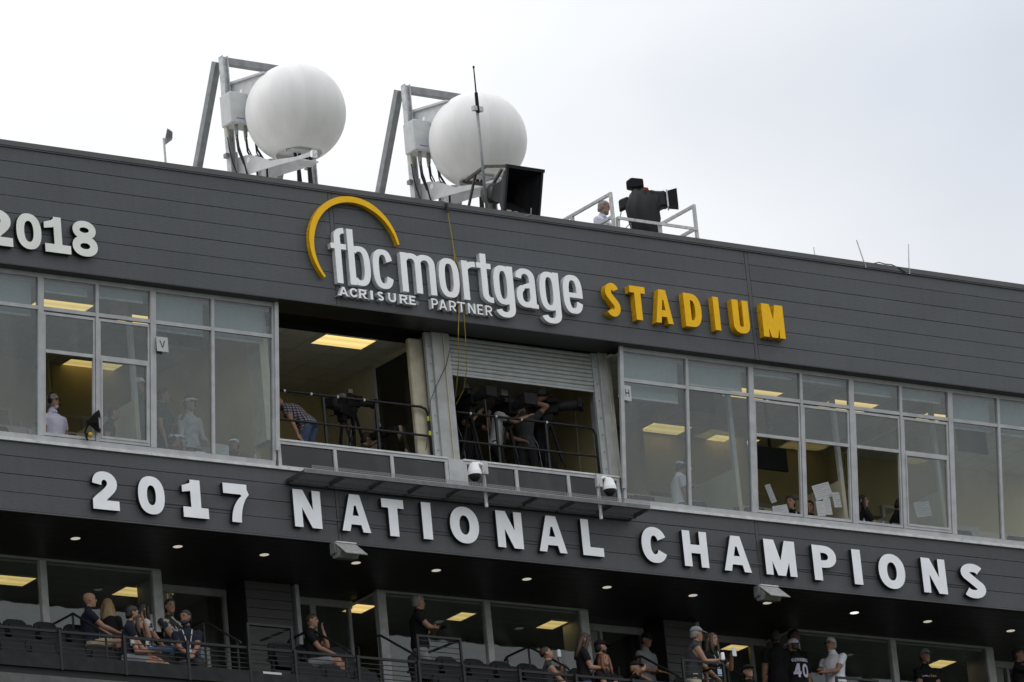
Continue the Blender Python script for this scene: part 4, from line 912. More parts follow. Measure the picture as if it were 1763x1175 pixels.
# ------------------------------------------------------------------ seating deck
R1, R2 = -8.15, -7.52
dk = thing_part('seating_deck')
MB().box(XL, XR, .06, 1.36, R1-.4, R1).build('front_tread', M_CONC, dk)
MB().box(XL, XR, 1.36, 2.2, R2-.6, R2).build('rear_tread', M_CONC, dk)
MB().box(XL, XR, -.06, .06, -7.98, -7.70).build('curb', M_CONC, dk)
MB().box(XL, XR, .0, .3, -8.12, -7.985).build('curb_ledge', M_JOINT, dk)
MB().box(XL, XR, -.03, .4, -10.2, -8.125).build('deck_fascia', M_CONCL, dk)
for k, x in enumerate((-6.45, -2.45, 4.05, 8.2)):      # aisle steps
    for j in range(3): MB().box(x-.5, x+.5, 1.36-.30*(2-j)-.32, 1.36-.3*(2-j)-.0, R1+.001, R1+.15*(j+1)).build('aisle_step', M_CONC, dk)
    MB().box(x-.45, x-.02, -.066, .0, -7.74, -7.695).build('aisle_number_plate', mat('step_white', (.55, .55, .53), .6), dk)

# front railing
RTZ = -7.19
fr = thing('front_railing', 'long black pipe railing with thin rods along the seating deck', 'railing', (0, 0, R1))
MB().box(XL, XR, -.025, .025, RTZ-.05, RTZ).build('top_rail', M_RAIL, fr)
for k in range(5):
    z = RTZ-.145-k*.098; MB().box(XL, XR, -.008, .008, z-.008, z+.008).build('rod', M_RAIL, fr)
xs = [at(px, py, Y=0).x for px, py in ((100, 1088), (211, 1098), (320, 1108), (426, 1117), (505, 1124), (613, 1128), (718, 1140), (795, 1145), (892, 1155), (989, 1163))]
d_ = xs[1]-xs[0]
for x in [xs[0]-2*d_, xs[0]-d_]+xs+[xs[-1]+d_*k for k in range(1, 9)]:
    MB().box(x-.028, x+.028, -.072, -.0265, -8.0, RTZ-.001).build('post', M_RAIL, fr)
for (a, b, c) in (((424, 1072), (502, 1079), 0), ((716, 1092), (793, 1100), 0), ((1173, 1133), (1246, 1143), 0), ((1438, 1162), (1512, 1174), 0)):     # raised guard sections at the aisles
    p, q = at(*a, Y=-.0), at(*b, Y=-.0); zt = (p.z+q.z)/2
    MB().box(p.x, q.x, -.02, .02, zt-.045, zt).build('guard_rail', M_RAIL, fr)
    for x in (p.x+.02, q.x-.02): MB().box(x-.025, x+.025, -.024, .024, RTZ+.001, zt-.046).build('guard_post', M_RAIL, fr)
    n = max(2, int((zt-RTZ)/.11))
    for k in range(1, n): MB().box(p.x+.05, q.x-.05, -.007, .007, RTZ+k*(zt-RTZ)/n-.007, RTZ+k*(zt-RTZ)/n+.007).build('guard_rod', M_RAIL, fr)
    MB().bar((q.x-.05, .02, zt-.05), (q.x-.05, 1.1, zt+.0), .04).build('return_rail', M_RAIL, fr)
for (px, py, lab) in ((127, 1056, 'black stair handrail beside the man with closely cropped head'), (352, 1068, 'black stair handrail right of the seated group'), (537, 1083, 'black stair handrail in front of the drinking woman'), (655, 1093, 'black stair handrail left of the standing man with camera'), (912, 1113, 'black stair handrail left of the woman drinking from can'), (1104, 1129, 'black stair handrail before the man in grey shirt'), (1255, 1150, 'black stair handrail behind the man in dark cap')):
    p = at(px, py, Y=1.9); t = thing('stair_handrail', lab, 'handrail', (p.x, 1.9, R2), 'stair handrails on the deck')
    MB().tube([(p.x, 2.85, p.z-.06), (p.x, 2.75, p.z), (p.x, 1.95, p.z), (p.x, 1.88, p.z-.03), (p.x, .65, p.z-.80), (p.x, .6, p.z-.86)], .026, 8).build('pipe', M_RAIL, t)
    MB().cyl((p.x, 1.95, R2), (p.x, 1.95, p.z), .024).build('post', M_RAIL, t)
    MB().cyl((p.x, .75, R1), (p.x, .75, p.z-.74), .024).build('post', M_RAIL, t)
    MB().cyl((p.x, 2.75, FZ), (p.x, 2.75, p.z), .024).build('post', M_RAIL, t)

# stadium seats
def make_seat():
    t = thing('stadium_chair', 'black plastic folding stadium seat', 'chair', (0, 0, 0))
    q_ = 1.28
    def bk(z, y, hw, th): return [(-hw*q_, y*q_, z*q_), (-hw*.5*q_, (y-.02)*q_, z*q_), (hw*.5*q_, (y-.02)*q_, z*q_), (hw*q_, y*q_, z*q_), (hw*q_, (y+th)*q_, z*q_), (-hw*q_, (y+th)*q_, z*q_)]
    MB().loft([bk(.42, .16, .21, .05), bk(.60, .20, .225, .055), bk(.78, .24, .22, .05), bk(.86, .26, .19, .045), bk(.90, .27, .13, .035)]).build('backrest', M_SEAT, t, bevel=.008)
    def rw(z, y0, y1, w_): return [(-w_*q_, y0*q_, z*q_), (w_*q_, y0*q_, z*q_), (w_*q_, y1*q_, z*q_), (-w_*q_, y1*q_, z*q_)]
    MB().loft([rw(.40, -.02, .02, .21), rw(.60, .04, .11, .225), rw(.78, .09, .14, .2)]).build('seat_pan', M_SEAT, t, bevel=.012)
    for s_ in (-1, 1):
        MB().box((s_*.245-.02)*q_, (s_*.245+.02)*q_, -.02, .33, .56*q_, .60*q_).build('armrest', M_SEAT, t)
        MB().box((s_*.245-.018)*q_, (s_*.245+.018)*q_, .10, .20, .0, .559*q_).build('pedestal', M_RAIL, t)
    return t
seat0 = make_seat(); first = True
AIS = (-6.45, -2.45, 4.05, 8.2)
ORD = 'first second third fourth fifth sixth seventh eighth ninth tenth eleventh twelfth thirteenth fourteenth fifteenth sixteenth seventeenth eighteenth nineteenth twentieth'.split()
def ordw(n): return ORD[n] if n < 20 else ('thirtieth' if n == 29 else ('twenty-' if n < 29 else 'thirty-')+ORD[(n+1) % 10-1])
for row, (yy, zz, xa, xb) in enumerate(((.95, R1, -12.6, 3.4), (1.75, R2, -12.6, 12.6))):
    x = xa; cnt = 0
    while x < xb:
        if all(abs(x-a) > .80 for a in AIS):
            s_ = seat0 if first else copy_tree(seat0); first = False
            s_.location = (x, yy, zz); s_['label'] = 'black folding seat, %s from the left in the %s row' % (ordw(cnt), ('front', 'rear')[row]); s_['group'] = ('front row of black folding seats', 'rear row of black folding seats')[row]; cnt += 1
        x += .685
# ------------------------------------------------------------------ people
SKIN = {'light': mat('skin_light', (.33, .185, .125), .6, 0, .08, 12, spec=.3), 'mid': mat('skin_tan', (.24, .13, .085), .6, 0, .08, 12, spec=.3), 'dark': mat('skin_dark', (.13, .065, .042), .5, 0, .1, 12)}
M_EYE = mat('eye_dark', (.015, .012, .010), .3); M_LIP = mat('lip', (.28, .10, .085), .5)
def cloth(name, c, var=.15, vs_=9): return mat('cloth_'+name, c, .9, 0, var, vs_, .35, 25, spec=.12)
HAIRC = {'grey': mat('hair_grey', (.20, .19, .18), .7, 0, .45, 30, .6, 60, (1, 1, .12)), 'black': mat('hair_black', (.012, .010, .009), .6, 0, .45, 30, .6, 60, (1, 1, .12)), 'brown': mat('hair_brown', (.045, .025, .014), .6, 0, .45, 30, .6, 60, (1, 1, .12)), 'blonde': mat('hair_blonde', (.26, .17, .08), .6, 0, .45, 30, .6, 60, (1, 1, .12)), 'red': mat('hair_auburn', (.16, .06, .025), .6, 0, .45, 30, .6, 60, (1, 1, .12)), 'white': mat('hair_white', (.42, .42, .40), .7, 0, .45, 30, .6, 60, (1, 1, .12))}
def plaid_mat(name, a, b, s_=14.0):
    M = bpy.data.materials.new(name); M.use_nodes = True; t = M.node_tree; bs = t.nodes['Principled BSDF']; bs.inputs['Roughness'].default_value = .85
    tc = t.nodes.new('ShaderNodeTexCoord'); f = None
    for d in ('X', 'Z'):
        wv = t.nodes.new('ShaderNodeTexWave'); wv.bands_direction = d; wv.inputs['Scale'].default_value = s_; t.links.new(tc.outputs['Object'], wv.inputs['Vector'])
        f = wv.outputs['Fac'] if f is None else math_n('MULTIPLY', f, wv.outputs['Fac'], t)
    r = t.nodes.new('ShaderNodeValToRGB'); t.links.new(f, r.inputs['Fac']); r.color_ramp.elements[0].color = (*a, 1); r.color_ramp.elements[1].color = (*b, 1); r.color_ramp.elements[1].position = .6
    t.links.new(r.outputs[0], bs.inputs['Base Color']); MATS[name] = M; return M
def floral_mat(name, a, b):
    M = mat(name, a, .85); t = M.node_tree; bs = t.nodes['Principled BSDF']; tc = t.nodes.new('ShaderNodeTexCoord')
    n = t.nodes.new('ShaderNodeTexNoise'); n.inputs['Scale'].default_value = 9; n.inputs['Detail'].default_value = 2; t.links.new(tc.outputs['Object'], n.inputs['Vector'])
    r = t.nodes.new('ShaderNodeValToRGB'); t.links.new(n.outputs['Fac'], r.inputs['Fac']); r.color_ramp.elements[0].position = .54; r.color_ramp.elements[0].color = (*a, 1); r.color_ramp.elements[1].position = .58; r.color_ramp.elements[1].color = (*b, 1)
    t.links.new(r.outputs[0], bs.inputs['Base Color']); return M
C_BLACK = cloth('black', (.014, .014, .016)); C_WHITE = cloth('white', (.78, .78, .84), .05); C_NAVY = cloth('navy', (.018, .02, .032)); C_GREY = cloth('grey', (.20, .21, .22)); C_LGREY = cloth('light_grey', (.40, .41, .42)); C_GREEN = cloth('dark_green', (.02, .04, .035))
C_KHAKI = cloth('khaki', (.30, .25, .17)); C_DENIM = cloth('denim', (.07, .10, .17)); C_CREAMP = cloth('cream', (.55, .50, .36)); C_DGREY = cloth('charcoal', (.045, .046, .05)); C_LILAC = cloth('pale_lilac', (.55, .53, .66), .05)
C_PLAID = plaid_mat('cloth_plaid', (.02, .02, .035), (.30, .26, .30), 5.0); C_FLORAL = floral_mat('cloth_floral', (.012, .012, .014), (.30, .30, .26)); C_SPOT = floral_mat('cloth_spotted_white', (.50, .50, .48), (.02, .02, .02))
SHOE = cloth('shoe', (.05, .05, .05)); SHOEW = cloth('white_shoe', (.55, .53, .48))

def ik(a, b, l1, l2, hint):
    d = b-a; L_ = min(d.length, (l1+l2)*.995); d = d.normalized(); b = a+d*L_
    x = (l1*l1-l2*l2+L_*L_)/(2*L_); h = math.sqrt(max(l1*l1-x*x, 1e-6)); u = hint-d*hint.dot(d)
    u = u.normalized() if u.length > 1e-4 else Vector((0, 0, 1))
    return a+d*x+u*h, b

PS = 1.30          # a person's size in the drawing units used above; the whole scene is brought to metres at the end
def human(label, loc, yaw=0, h=1.75, sit=False, lean=0, side_lean=0, hy=0, hp=0, a=None, b=None, shirt=None, pants=None, sleeve=.6, legs='long', skin='light', hair='short', hc='brown', cap=None, cap_yaw=0, extras=(), shoe=None, female=False, la=None, lb=None, seat_h=.46, ea=None, eb=None, bulk=1.0):
    shirt = shirt or C_BLACK; pants = pants or C_DGREY; shoe = shoe or SHOE
    k = h/1.75*PS; yw = R(yaw); F = Vector((math.sin(yw), -math.cos(yw), 0)); S = Vector((math.cos(yw), math.sin(yw), 0)); U = Vector((0, 0, 1)); loc = Vector(loc)
    pz = (seat_h+.10) if sit else .95
    lr = R(lean); sr = R(side_lean)
    UPb = (U*math.cos(lr)+F*math.sin(lr)); UPb = (UPb*math.cos(sr)+S*math.sin(sr)).normalized(); Sb = (S-UPb*S.dot(UPb)).normalized(); Fb = UPb.cross(Sb)*-1
    if Fb.dot(F) < 0: Fb = -Fb
    pel = loc+U*pz*k
    def T(s_, f_, z): return pel+(Sb*s_+Fb*f_+UPb*(z-.95))*k      # upper body point, z as if standing
    sw_ = .92 if female else 1.0
    m_ = MB(); segs = []
    def el(c, ax, bx, n=14): return [c+ax*math.cos(2*math.pi*i/n)+bx*math.sin(2*math.pi*i/n) for i in range(n)]
    prof = [(.86, .13, .10, 0), (.95, .172, .122, 0), (1.03, .155, .118, 0), (1.12, .145 if not female else .128, .108, 0), (1.25, .168*sw_, .122, .008), (1.35, .188*sw_, .125, .01), (1.42, .175*sw_, .10, 0), (1.465, .11, .075, -.005), (1.50, .066, .062, 0), (1.56, .056, .058, .012)]
    bw = lambda z: 1+(bulk-1)*min(1, max(0, (1.46-z)/.08))
    m_.loft([el(T(0, f_, z), Sb*ru*k*bw(z), Fb*rv*k*(1+(bw(z)-1)*1.3)) for z, ru, rv, f_ in prof])
    segs.append(('torso', T(0, 0, .9), T(0, 0, 1.40), .14*k*bulk, .15*k*bulk)); segs.append(('neck', T(0, .0, 1.50), T(0, .012, 1.57), .055*k, .055*k))
    # head
    hb = T(0, .02, 1.565); ang = R(hy); hu = (UPb+U*.8).normalized(); hf = (Fb*math.cos(ang)+Sb*math.sin(ang)); hf = (hf-hu*hf.dot(hu)).normalized(); hs = hf.cross(hu)
    pr = R(hp); hf, hu = (hf*math.cos(pr)+hu*math.sin(pr)), (hu*math.cos(pr)-hf*math.sin(pr))
    hc_ = hb+hu*.095*k+hf*.012*k
    def H(s_, f_, z): return hc_+(hs*s_+hf*f_+hu*z)*k
    m_.loft([el(H(0, f_, z), hs*ru*k, hf*rv*k) for z, ru, rv, f_ in [(-.122, .024, .026, .056), (-.10, .044, .055, .034), (-.07, .058, .074, .018), (-.035, .066, .086, .008), (0, .071, .094, 0), (.035, .075, .098, -.002), (.07, .070, .092, -.006), (.10, .048, .066, -.01), (.115, .018, .026, -.012)]])
    m_.loft([el(H(0, .098, -.022), hs*.016*k, hu*.016*k, 8), el(H(0, .115, -.018), hs*.012*k, hu*.012*k, 8), el(H(0, .094, .028), hs*.007*k, hu*.007*k, 8)])
    for s_ in (-1, 1): m_.loft([el(H(s_*.068, .0, -.005), hf*.022*k, hu*.032*k, 8), el(H(s_*.084, -.012, -.003), hf*.02*k, hu*.030*k, 8)])
    segs.append(('head', H(0, 0, -.07), H(0, 0, .06), .08*k, .09*k))
    # arms
    slv = 1.0+.22*(sleeve > 0)
    hands = []
    for s_, tgt, eh in ((1, a, ea), (-1, b, eb)):
        sh_ = T(s_*.178*sw_*(1+(bulk-1)*.7), 0, 1.405)
        d = (tgt if tgt else ((s_*.25, .10, -.64) if not sit else (s_*.10, .34, -.44)))
        wr = T(d[0], d[1], 1.405+d[2])
        hint = Vector((0, 0, -1))*.6-Fb*.5+Sb*s_*.5 if not eh else (Sb*s_*eh[0]+Fb*eh[1]+UPb*eh[2])
        e, wr = ik(sh_, wr, .295*k, .255*k, hint)
        m_.tube([sh_+(sh_-e).normalized()*.02, sh_.lerp(e, .15), sh_.lerp(e, .55), sh_.lerp(e, .62), e], [.055*k*slv, .058*k*slv, .052*k*(slv if sleeve >= .5 else 1), .046*k*(slv if sleeve > .7 else 1), .042*k*(slv if sleeve > .7 else 1)], 12); m_.ball(e, .043*k, n=10, m=7); m_.ball(sh_, .062*k, n=10, m=7)
        m_.tube([e, e.lerp(wr, .3), wr], [.041*k*(slv if sleeve > 1.2 else 1), .042*k*(slv if sleeve > 1.2 else 1), .027*k*(slv if sleeve > 1.5 else 1)], 12)
        fd = (wr-e).normalized(); pn = fd.cross(Sb if abs(fd.dot(Sb)) < .8 else UPb).normalized(); sd = pn.cross(fd).normalized()
        m_.loft([el(wr+fd*q*k, sd*ru*k, pn*rv*k, 10) for q, ru, rv in ((-.01, .026, .022), (.03, .038, .020), (.075, .042, .018), (.095, .038, .015))])
        for j in range(4):
            o_ = wr+fd*.085*k+sd*(j-1.5)*.0205*k; ln = (.068, .078, .074, .058)[j]*k; cu = pn*-.022*k
            m_.tube([o_, o_+fd*ln*.5+cu*.3, o_+fd*ln*.85+cu*1.4], [.0105*k, .0098*k, .008*k], 7)
        o_ = wr+fd*.03*k+sd*.030*k; m_.tube([o_, o_+fd*.035*k+sd*.028*k, o_+fd*.07*k+sd*.03*k-pn*.012*k], [.013*k, .0115*k, .009*k], 7)
        hands.append(wr+fd*.075*k); segs += [('upper', sh_, e, .058*k, .045*k), ('fore', e, wr, .042*k, .03*k), ('hand', wr+fd*.02*k, wr+fd*.15*k, .04*k, .03*k)]
    # legs
    sh2 = 1.0 if legs != 'long' else 1.12
    for s_, tgt in ((1, la), (-1, lb)):
        hip = pel+S*s_*.092*k-U*.04*k
        if tgt: ft = loc+(S*tgt[0]+F*tgt[1]+U*tgt[2])*k
        elif sit: ft = loc+(S*s_*.14+F*.42)*k
        else: ft = loc+(S*s_*.11+F*(.02*s_))*k
        an = ft+U*.085*k
        kn, an = ik(hip, an, .44*k, .425*k, F+U*(.6 if sit else .0))
        tr = 1.28 if legs == 'short' else 1.08
        m_.tube([hip, hip.lerp(kn, .45), hip.lerp(kn, .74), hip.lerp(kn, .78), kn], [.092*k*1.05, .078*k*tr, .068*k*tr, (.064*k*tr if legs == 'long' else .062*k), .057*k*sh2], 14); m_.ball(kn, .057*k*sh2, n=10, m=7); m_.ball(hip, .094*k, n=12, m=8)
        m_.tube([kn, kn.lerp(an, .3), kn.lerp(an, .75), an], [.055*k*sh2, .056*k*sh2, .042*k*sh2, .038*k*(1.2 if legs == 'long' else 1)], 12)
        fdir = F
        m_.loft([el(an+fdir*q*k-U*zz*k, S*ru*k, U*rv*k, 10) for q, zz, ru, rv in ((-.07, .045, .030, .035), (-.03, .04, .040, .048), (.05, .048, .044, .038), (.13, .06, .048, .026), (.19, .064, .034, .018))])
        segs += [('thigh', hip, kn, .09*k, .06*k), ('calf', kn, an, .055*k, .04*k), ('foot', an-U*.05*k-fdir*.05*k, an+fdir*.18*k-U*.06*k, .04*k, .03*k)]
    me = bpy.data.meshes.new('tmp'); me.from_pydata(m_.v, [], m_.f); bm = bmesh.new(); bm.from_mesh(me); bmesh.ops.recalc_face_normals(bm, faces=bm.faces); bm.to_mesh(me); bm.free()
    o = bpy.data.objects.new('tmp', me); col.objects.link(o)
    md = o.modifiers.new('r', 'REMESH'); md.mode = 'VOXEL'; md.voxel_size = .0135*k
    ms = o.modifiers.new('s', 'SMOOTH'); ms.factor = .5; ms.iterations = 2
    dg = bpy.context.evaluated_depsgraph_get(); ev = o.evaluated_get(dg); me2 = bpy.data.meshes.new_from_object(ev)
    bpy.data.objects.remove(o); bpy.data.meshes.remove(me)
    # clothing by body region
    n = len(me2.polygons); cen = np.zeros(n*3); me2.polygons.foreach_get('center', cen); cen = cen.reshape(-1, 3)
    best = np.full(n, 1e9); idx = np.zeros(n, int); tt = np.zeros(n)
    for i, (nm, p, q, r0, r1) in enumerate(segs):
        p_, q_ = np.array(p), np.array(q); dv = q_-p_; t_ = np.clip((cen-p_)@dv/(dv@dv), 0, 1); dist = np.linalg.norm(cen-(p_+t_[:, None]*dv), axis=1)-(r0+(r1-r0)*t_)
        w_ = dist < best; best[w_] = dist[w_]; idx[w_] = i; tt[w_] = t_[w_]
    hgt = (cen-np.array(pel))@np.array(UPb)/k+.95
    mi = np.zeros(n, int)   # 0 skin 1 shirt 2 pants 3 shoe
    for i, (nm, *_r) in enumerate(segs):
        w_ = idx == i
        if nm == 'torso': mi[w_] = np.where(hgt[w_] > (1.02 if 'crop' in extras else .905), 1, 2)
        elif nm == 'neck': mi[w_] = np.where(hgt[w_] < 1.492, 1, 0)
        elif nm == 'upper': mi[w_] = np.where(tt[w_] < (sleeve if sleeve > 0 else .06), 1, 0)
        elif nm == 'fore': mi[w_] = np.where((sleeve > 1.0) & (tt[w_] < sleeve-1.0), 1, 0)
        elif nm == 'thigh': mi[w_] = np.where(tt[w_] < (1.1 if legs == 'long' else (.80 if legs == 'short' else .45)), 2, 0)
        elif nm == 'calf': mi[w_] = 2 if legs == 'long' else 0
        elif nm == 'foot': mi[w_] = 3
    if not sit: mi[(hgt > .90) & (hgt < .96) & (mi == 2)] = 1
    for q in (SKIN[skin], shirt, pants, shoe): me2.materials.append(q)
    me2.polygons.foreach_set('material_index', mi); me2.polygons.foreach_set('use_smooth', [True]*n)
    root = thing('person', label, 'person', loc)
    me2.transform(Matrix.Translation(-loc)); me2.name = 'body'
    bo = bpy.data.objects.new('body', me2); col.objects.link(bo); bo.parent = root
    # face
    e_ = MB()
    for s_ in (-1, 1): e_.loft([el(H(s_*.031, .086, .008), hs*.013*k, hu*.006*k, 8), el(H(s_*.031, .0945, .008), hs*.010*k, hu*.004*k, 8)]); e_.loft([el(H(s_*.031, .088, .026), hs*.018*k, hu*.0045*k, 8), el(H(s_*.031, .099, .026), hs*.016*k, hu*.003*k, 8)])
    e_.build('eyes', M_EYE, root)
    MB().loft([el(H(0, .086, -.062), hs*.022*k, hu*.006*k, 8), el(H(0, .0945, -.062), hs*.017*k, hu*.004*k, 8)]).build('mouth', M_LIP, root)
    HM = HAIRC[hc]
    def shell(rows, name, mm, n=20):
        q = MB(); q.loft([[H(ru*math.cos(2*math.pi*i/n), f_+rv*math.sin(2*math.pi*i/n), z) for i in range(n)] for z, ru, rv, f_ in rows]); return q.build(name, mm, root, smooth=True)
    if hair in ('short', 'long', 'bun') and not cap:
        shell([(-.01, .078, .080, -.026), (.03, .083, .094, -.018), (.062, .082, .099, -.010), (.09, .068, .086, -.008), (.115, .046, .058, -.010), (.128, .012, .016, -.012)], 'hair', HM)
    if hair in ('short', 'long') : shell([(-.075, .055, .04, -.058), (-.045, .069, .066, -.042), (0, .079, .074, -.032), (.03, .080, .08, -.028)], 'hair', HM)
    if hair == 'long':
        q = MB(); rows = [(.07, .070, .07, -.04), (.0, .090, .070, -.046), (-.08, .104, .064, -.055), (-.17, .118, .058, -.060), (-.25, .112, .048, -.062), (-.32, .085, .035, -.066), (-.36, .05, .02, -.07)]
        q.loft([[H(ru*math.cos(2*math.pi*i/16)*(1+.05*math.sin(i*5.3+z*9)), f_+rv*math.sin(2*math.pi*i/16), z) for i in range(16)] for z, ru, rv, f_ in rows]); q.build('hair', HM, root, smooth=True)
        for s_ in (-1, 1):
            MB().tube([H(s_*.055, .055, .085), H(s_*.084, .045, .02), H(s_*.092, .04, -.07), H(s_*.10, .045, -.17), H(s_*.085, .06, -.29)], [.02*k, .028*k, .032*k, .030*k, .012*k], 8).build('hair_lock', HM, root, smooth=True)
    if 'beard' in extras: shell([(-.128, .018, .02, .062), (-.105, .052, .058, .038), (-.075, .064, .066, .026), (-.052, .066, .06, .028)], 'beard', HM)
    if cap:
        ca = R(cap_yaw); cs, cf = math.cos(ca), math.sin(ca)
        def HC(s_, f_, z): return H(s_*cs+f_*cf, f_*cs-s_*cf, z)
        co = MB(); n_ = 22
        if 'visor' in extras: co.loft([[HC(ru*math.cos(2*math.pi*i/n_), -.005+rv*math.sin(2*math.pi*i/n_), z) for i in range(n_)] for z, ru, rv in ((.025, .081, .104), (.068, .083, .106))])
        else: co.loft([[HC(ru*math.cos(2*math.pi*i/n_), -.008+rv*math.sin(2*math.pi*i/n_), z) for i in range(n_)] for z, ru, rv in ((.030, .083, .106), (.06, .084, .106), (.09, .074, .094), (.118, .052, .066), (.134, .015, .02))])
        co = co.build('cap', cap, root, smooth='visor' not in extras)
        br = [(-.075, .07), (-.07, .13), (-.045, .165), (0, .178), (.045, .165), (.07, .13), (.075, .07)]
        MB().loft([[HC(x, y, .040-.010*(1-(x/.08)**2)*0-(y-.07)*.22) for x, y in br], [HC(x, y, .050-(y-.07)*.22) for x, y in br]]).build('brim', cap, co)
        if 'visor' in extras and hair != 'bald': shell([(.066, .077, .10, -.008), (.092, .066, .086, -.008), (.118, .04, .052, -.010), (.126, .012, .016, -.012)], 'hair', HM)
    if 'headset' in extras:
        q = MB()
        for s_ in (-1, 1): q.loft([el(H(s_*.078, 0, -.005), hf*.038*k, hu*.044*k, 12), el(H(s_*.108, 0, -.005), hf*.032*k, hu*.038*k, 12)])
        q.tube([H(.10*math.cos(u_), -.005, .015+.128*math.sin(u_)) for u_ in [R(x) for x in range(0, 181, 15)]], .010*k, 6)
        q.tube([H(-.09, .03, -.03), H(-.07, .09, -.06), H(-.02, .125, -.065)], .006*k, 5); q.build('headset', M_BLACK, root)
    if 'glasses' in extras:
        q = MB()
        for s_ in (-1, 1): q.tube([H(s_*.033+.024*math.cos(u_), .104, .006+.018*math.sin(u_)) for u_ in [R(x) for x in range(0, 361, 40)]], .003*k, 5); q.tube([H(s_*.057, .102, .01), H(s_*.08, .0, .012)], .003*k, 5)
        q.build('glasses', M_BLACK, root)
    if 'collar' in extras:
        MB().loft([el(T(0, .004, 1.475), Sb*.085*k, Fb*.080*k), el(T(0, .008, 1.515), Sb*.070*k, Fb*.072*k)], cap=False).build('collar', shirt, root)
    if 'lanyard' in extras or 'badge' in extras:
        q = MB()
        for s_ in (-1, 1): q.bar(T(s_*.075, .075, 1.46), T(s_*.05, .128, 1.34), .016*k, .004, Fb); q.bar(T(s_*.05, .132, 1.34), T(s_*.008, .140, 1.12), .016*k, .004, Fb)
        ly = q.build('lanyard', C_LGREY, root)
        MB().hexa([T(-.045, .142, 1.00), T(.045, .142, 1.00), T(.045, .150, 1.00), T(-.045, .150, 1.00)], [T(-.045, .142, 1.12), T(.045, .142, 1.12), T(.045, .150, 1.12), T(-.045, .150, 1.12)]).build('badge', mat('badge_blue', (.35, .50, .72), .5), root)
    return root, T, H, hands, k

def print_text(txt, T, x0, z0, cw, ch_h, gap, f_, m_, root, name, sgn=1, arch=0.0):
    """flat print laid on the chest (sgn 1) or the back (sgn -1) of a shirt"""
    n = len(txt); w_ = n*cw+(n-1)*gap; off = origin(root)
    for i, ch in enumerate(txt):
        v, f = union2d(glyph(ch, cw, ch_h, cw*.30, ch_h*.2))
        if not f: continue
        xo = x0-w_/2+i*(cw+gap); za = arch*(1-((xo+cw/2-x0)/(w_/2))**2)
        def q(p):
            xx = xo+p[0]; bulge = -2.2*xx*xx
            return T(sgn*xx, sgn*(f_+bulge), z0+za+p[1])-off
        me = bpy.data.meshes.new(name); me.from_pydata([q(p) for p in v], [], [tuple(t_) for t_ in f]); me.materials.append(m_)
        o = bpy.data.objects.new(name, me); col.objects.link(o); o.parent = root

def P_at(px, py, Y, h, floor=None):
    """floor point of a standing figure whose head top is seen at a pixel at depth Y"""
    p = at(px, py, Y=Y); return Vector((p.x, Y, p.z-h*PS if floor is None else floor))
def S_at(px, py, Y, h, floor):
    """floor point and seat height of a seated figure whose head top is seen at a pixel"""
    p = at(px, py, Y=Y); return Vector((p.x, Y, floor)), ((p.z-floor)/PS-h)*1.75/h+.85
def sitter(label, px, py, Y, h, floor, yaw, **k):
    loc, sh_ = S_at(px, py, Y, h, floor); return human(label, loc, yaw, h, True, seat_h=min(max(sh_, .30), .75), **k)
# roof operator
human('grey haired bearded man in pale lilac polo behind the rooftop railing', (*at(1034, 351, Y=2.35).xy, 2.2), 25, 1.74, hc='grey', shirt=C_LILAC, pants=C_KHAKI, extras=('beard', 'collar', 'lanyard'), hp=-12, hy=25)
# press rooms, left
FP, FT, FB = -4.15, -3.75, -3.0
human('man wearing black headset and pale polo at the open sash', P_at(88, 683, 1.3, 1.74), 15, 1.74, hc='grey', shirt=C_LILAC, pants=C_DGREY, extras=('headset', 'glasses', 'badge', 'collar'), hy=10, bulk=1.3)
human('person in dark shirt with badge behind the closed sash', P_at(171, 700, 1.30, 1.62), 60, 1.62, lean=18, shirt=C_BLACK, hc='black', extras=('badge',))
human('person in pale cap and dark shirt standing behind the closed sash', P_at(236, 656, 1.6, 1.86), 20, 1.86, shirt=C_GREEN, cap=C_WHITE, hc='brown')
human('dark haired person in dark green shirt under the letter V sheet', P_at(277, 672, 1.6, 1.78), 40, 1.78, shirt=C_GREEN, hc='black', a=(.10, .28, -.12), hp=-8)
human('standing man in grey sweatshirt with white visor and headset', P_at(323, 687, 1.55, 1.72), 10, 1.72, shirt=C_LGREY, cap=C_WHITE, hc='black', extras=('headset', 'visor'), sleeve=1.9, a=(.16, .20, -.40))
sitter('seated person in white visor with hands at mouth', 296, 748, 1.35, 1.70, FP, 78, hy=-30, shirt=C_DGREY, cap=C_WHITE, hc='black', extras=('visor', 'headset'), a=(.05, .26, -.02), b=(-.04, .26, -.02), hp=-8)
sitter('seated person in brown with white visor beside the paper sheet', 404, 757, 1.35, 1.70, FP, -78, hy=30, shirt=cloth('brown', (.10, .075, .06)), cap=C_WHITE, hc='brown', extras=('visor',))
# left camera bay
human('bald man in plaid shirt bending at the left edge of camera bay', (at(533, 750, Y=1.3).x, 1.3, FB-.12), -150, 1.72, bulk=1.2, lean=42, shirt=C_PLAID, pants=C_DENIM, hair='none', hc='grey', hp=-30, a=(.22, .20, -.54), b=(-.24, .16, -.55))
human('person in dark green shirt crouching behind the tripods', (*at(602, 740, Y=2.3).xy, FB), 70, 1.70, True, lean=22, shirt=C_GREEN, pants=C_BLACK, hc='black', seat_h=.25, a=(.22, .30, -.42), b=(-.2, .34, -.44))
sitter('man in white shirt seated with back turned beside the column', 706, 700, 1.9, 1.76, FB, 150, lean=8, shirt=C_CREAMP, pants=C_BLACK, hc='black', sleeve=1.6)
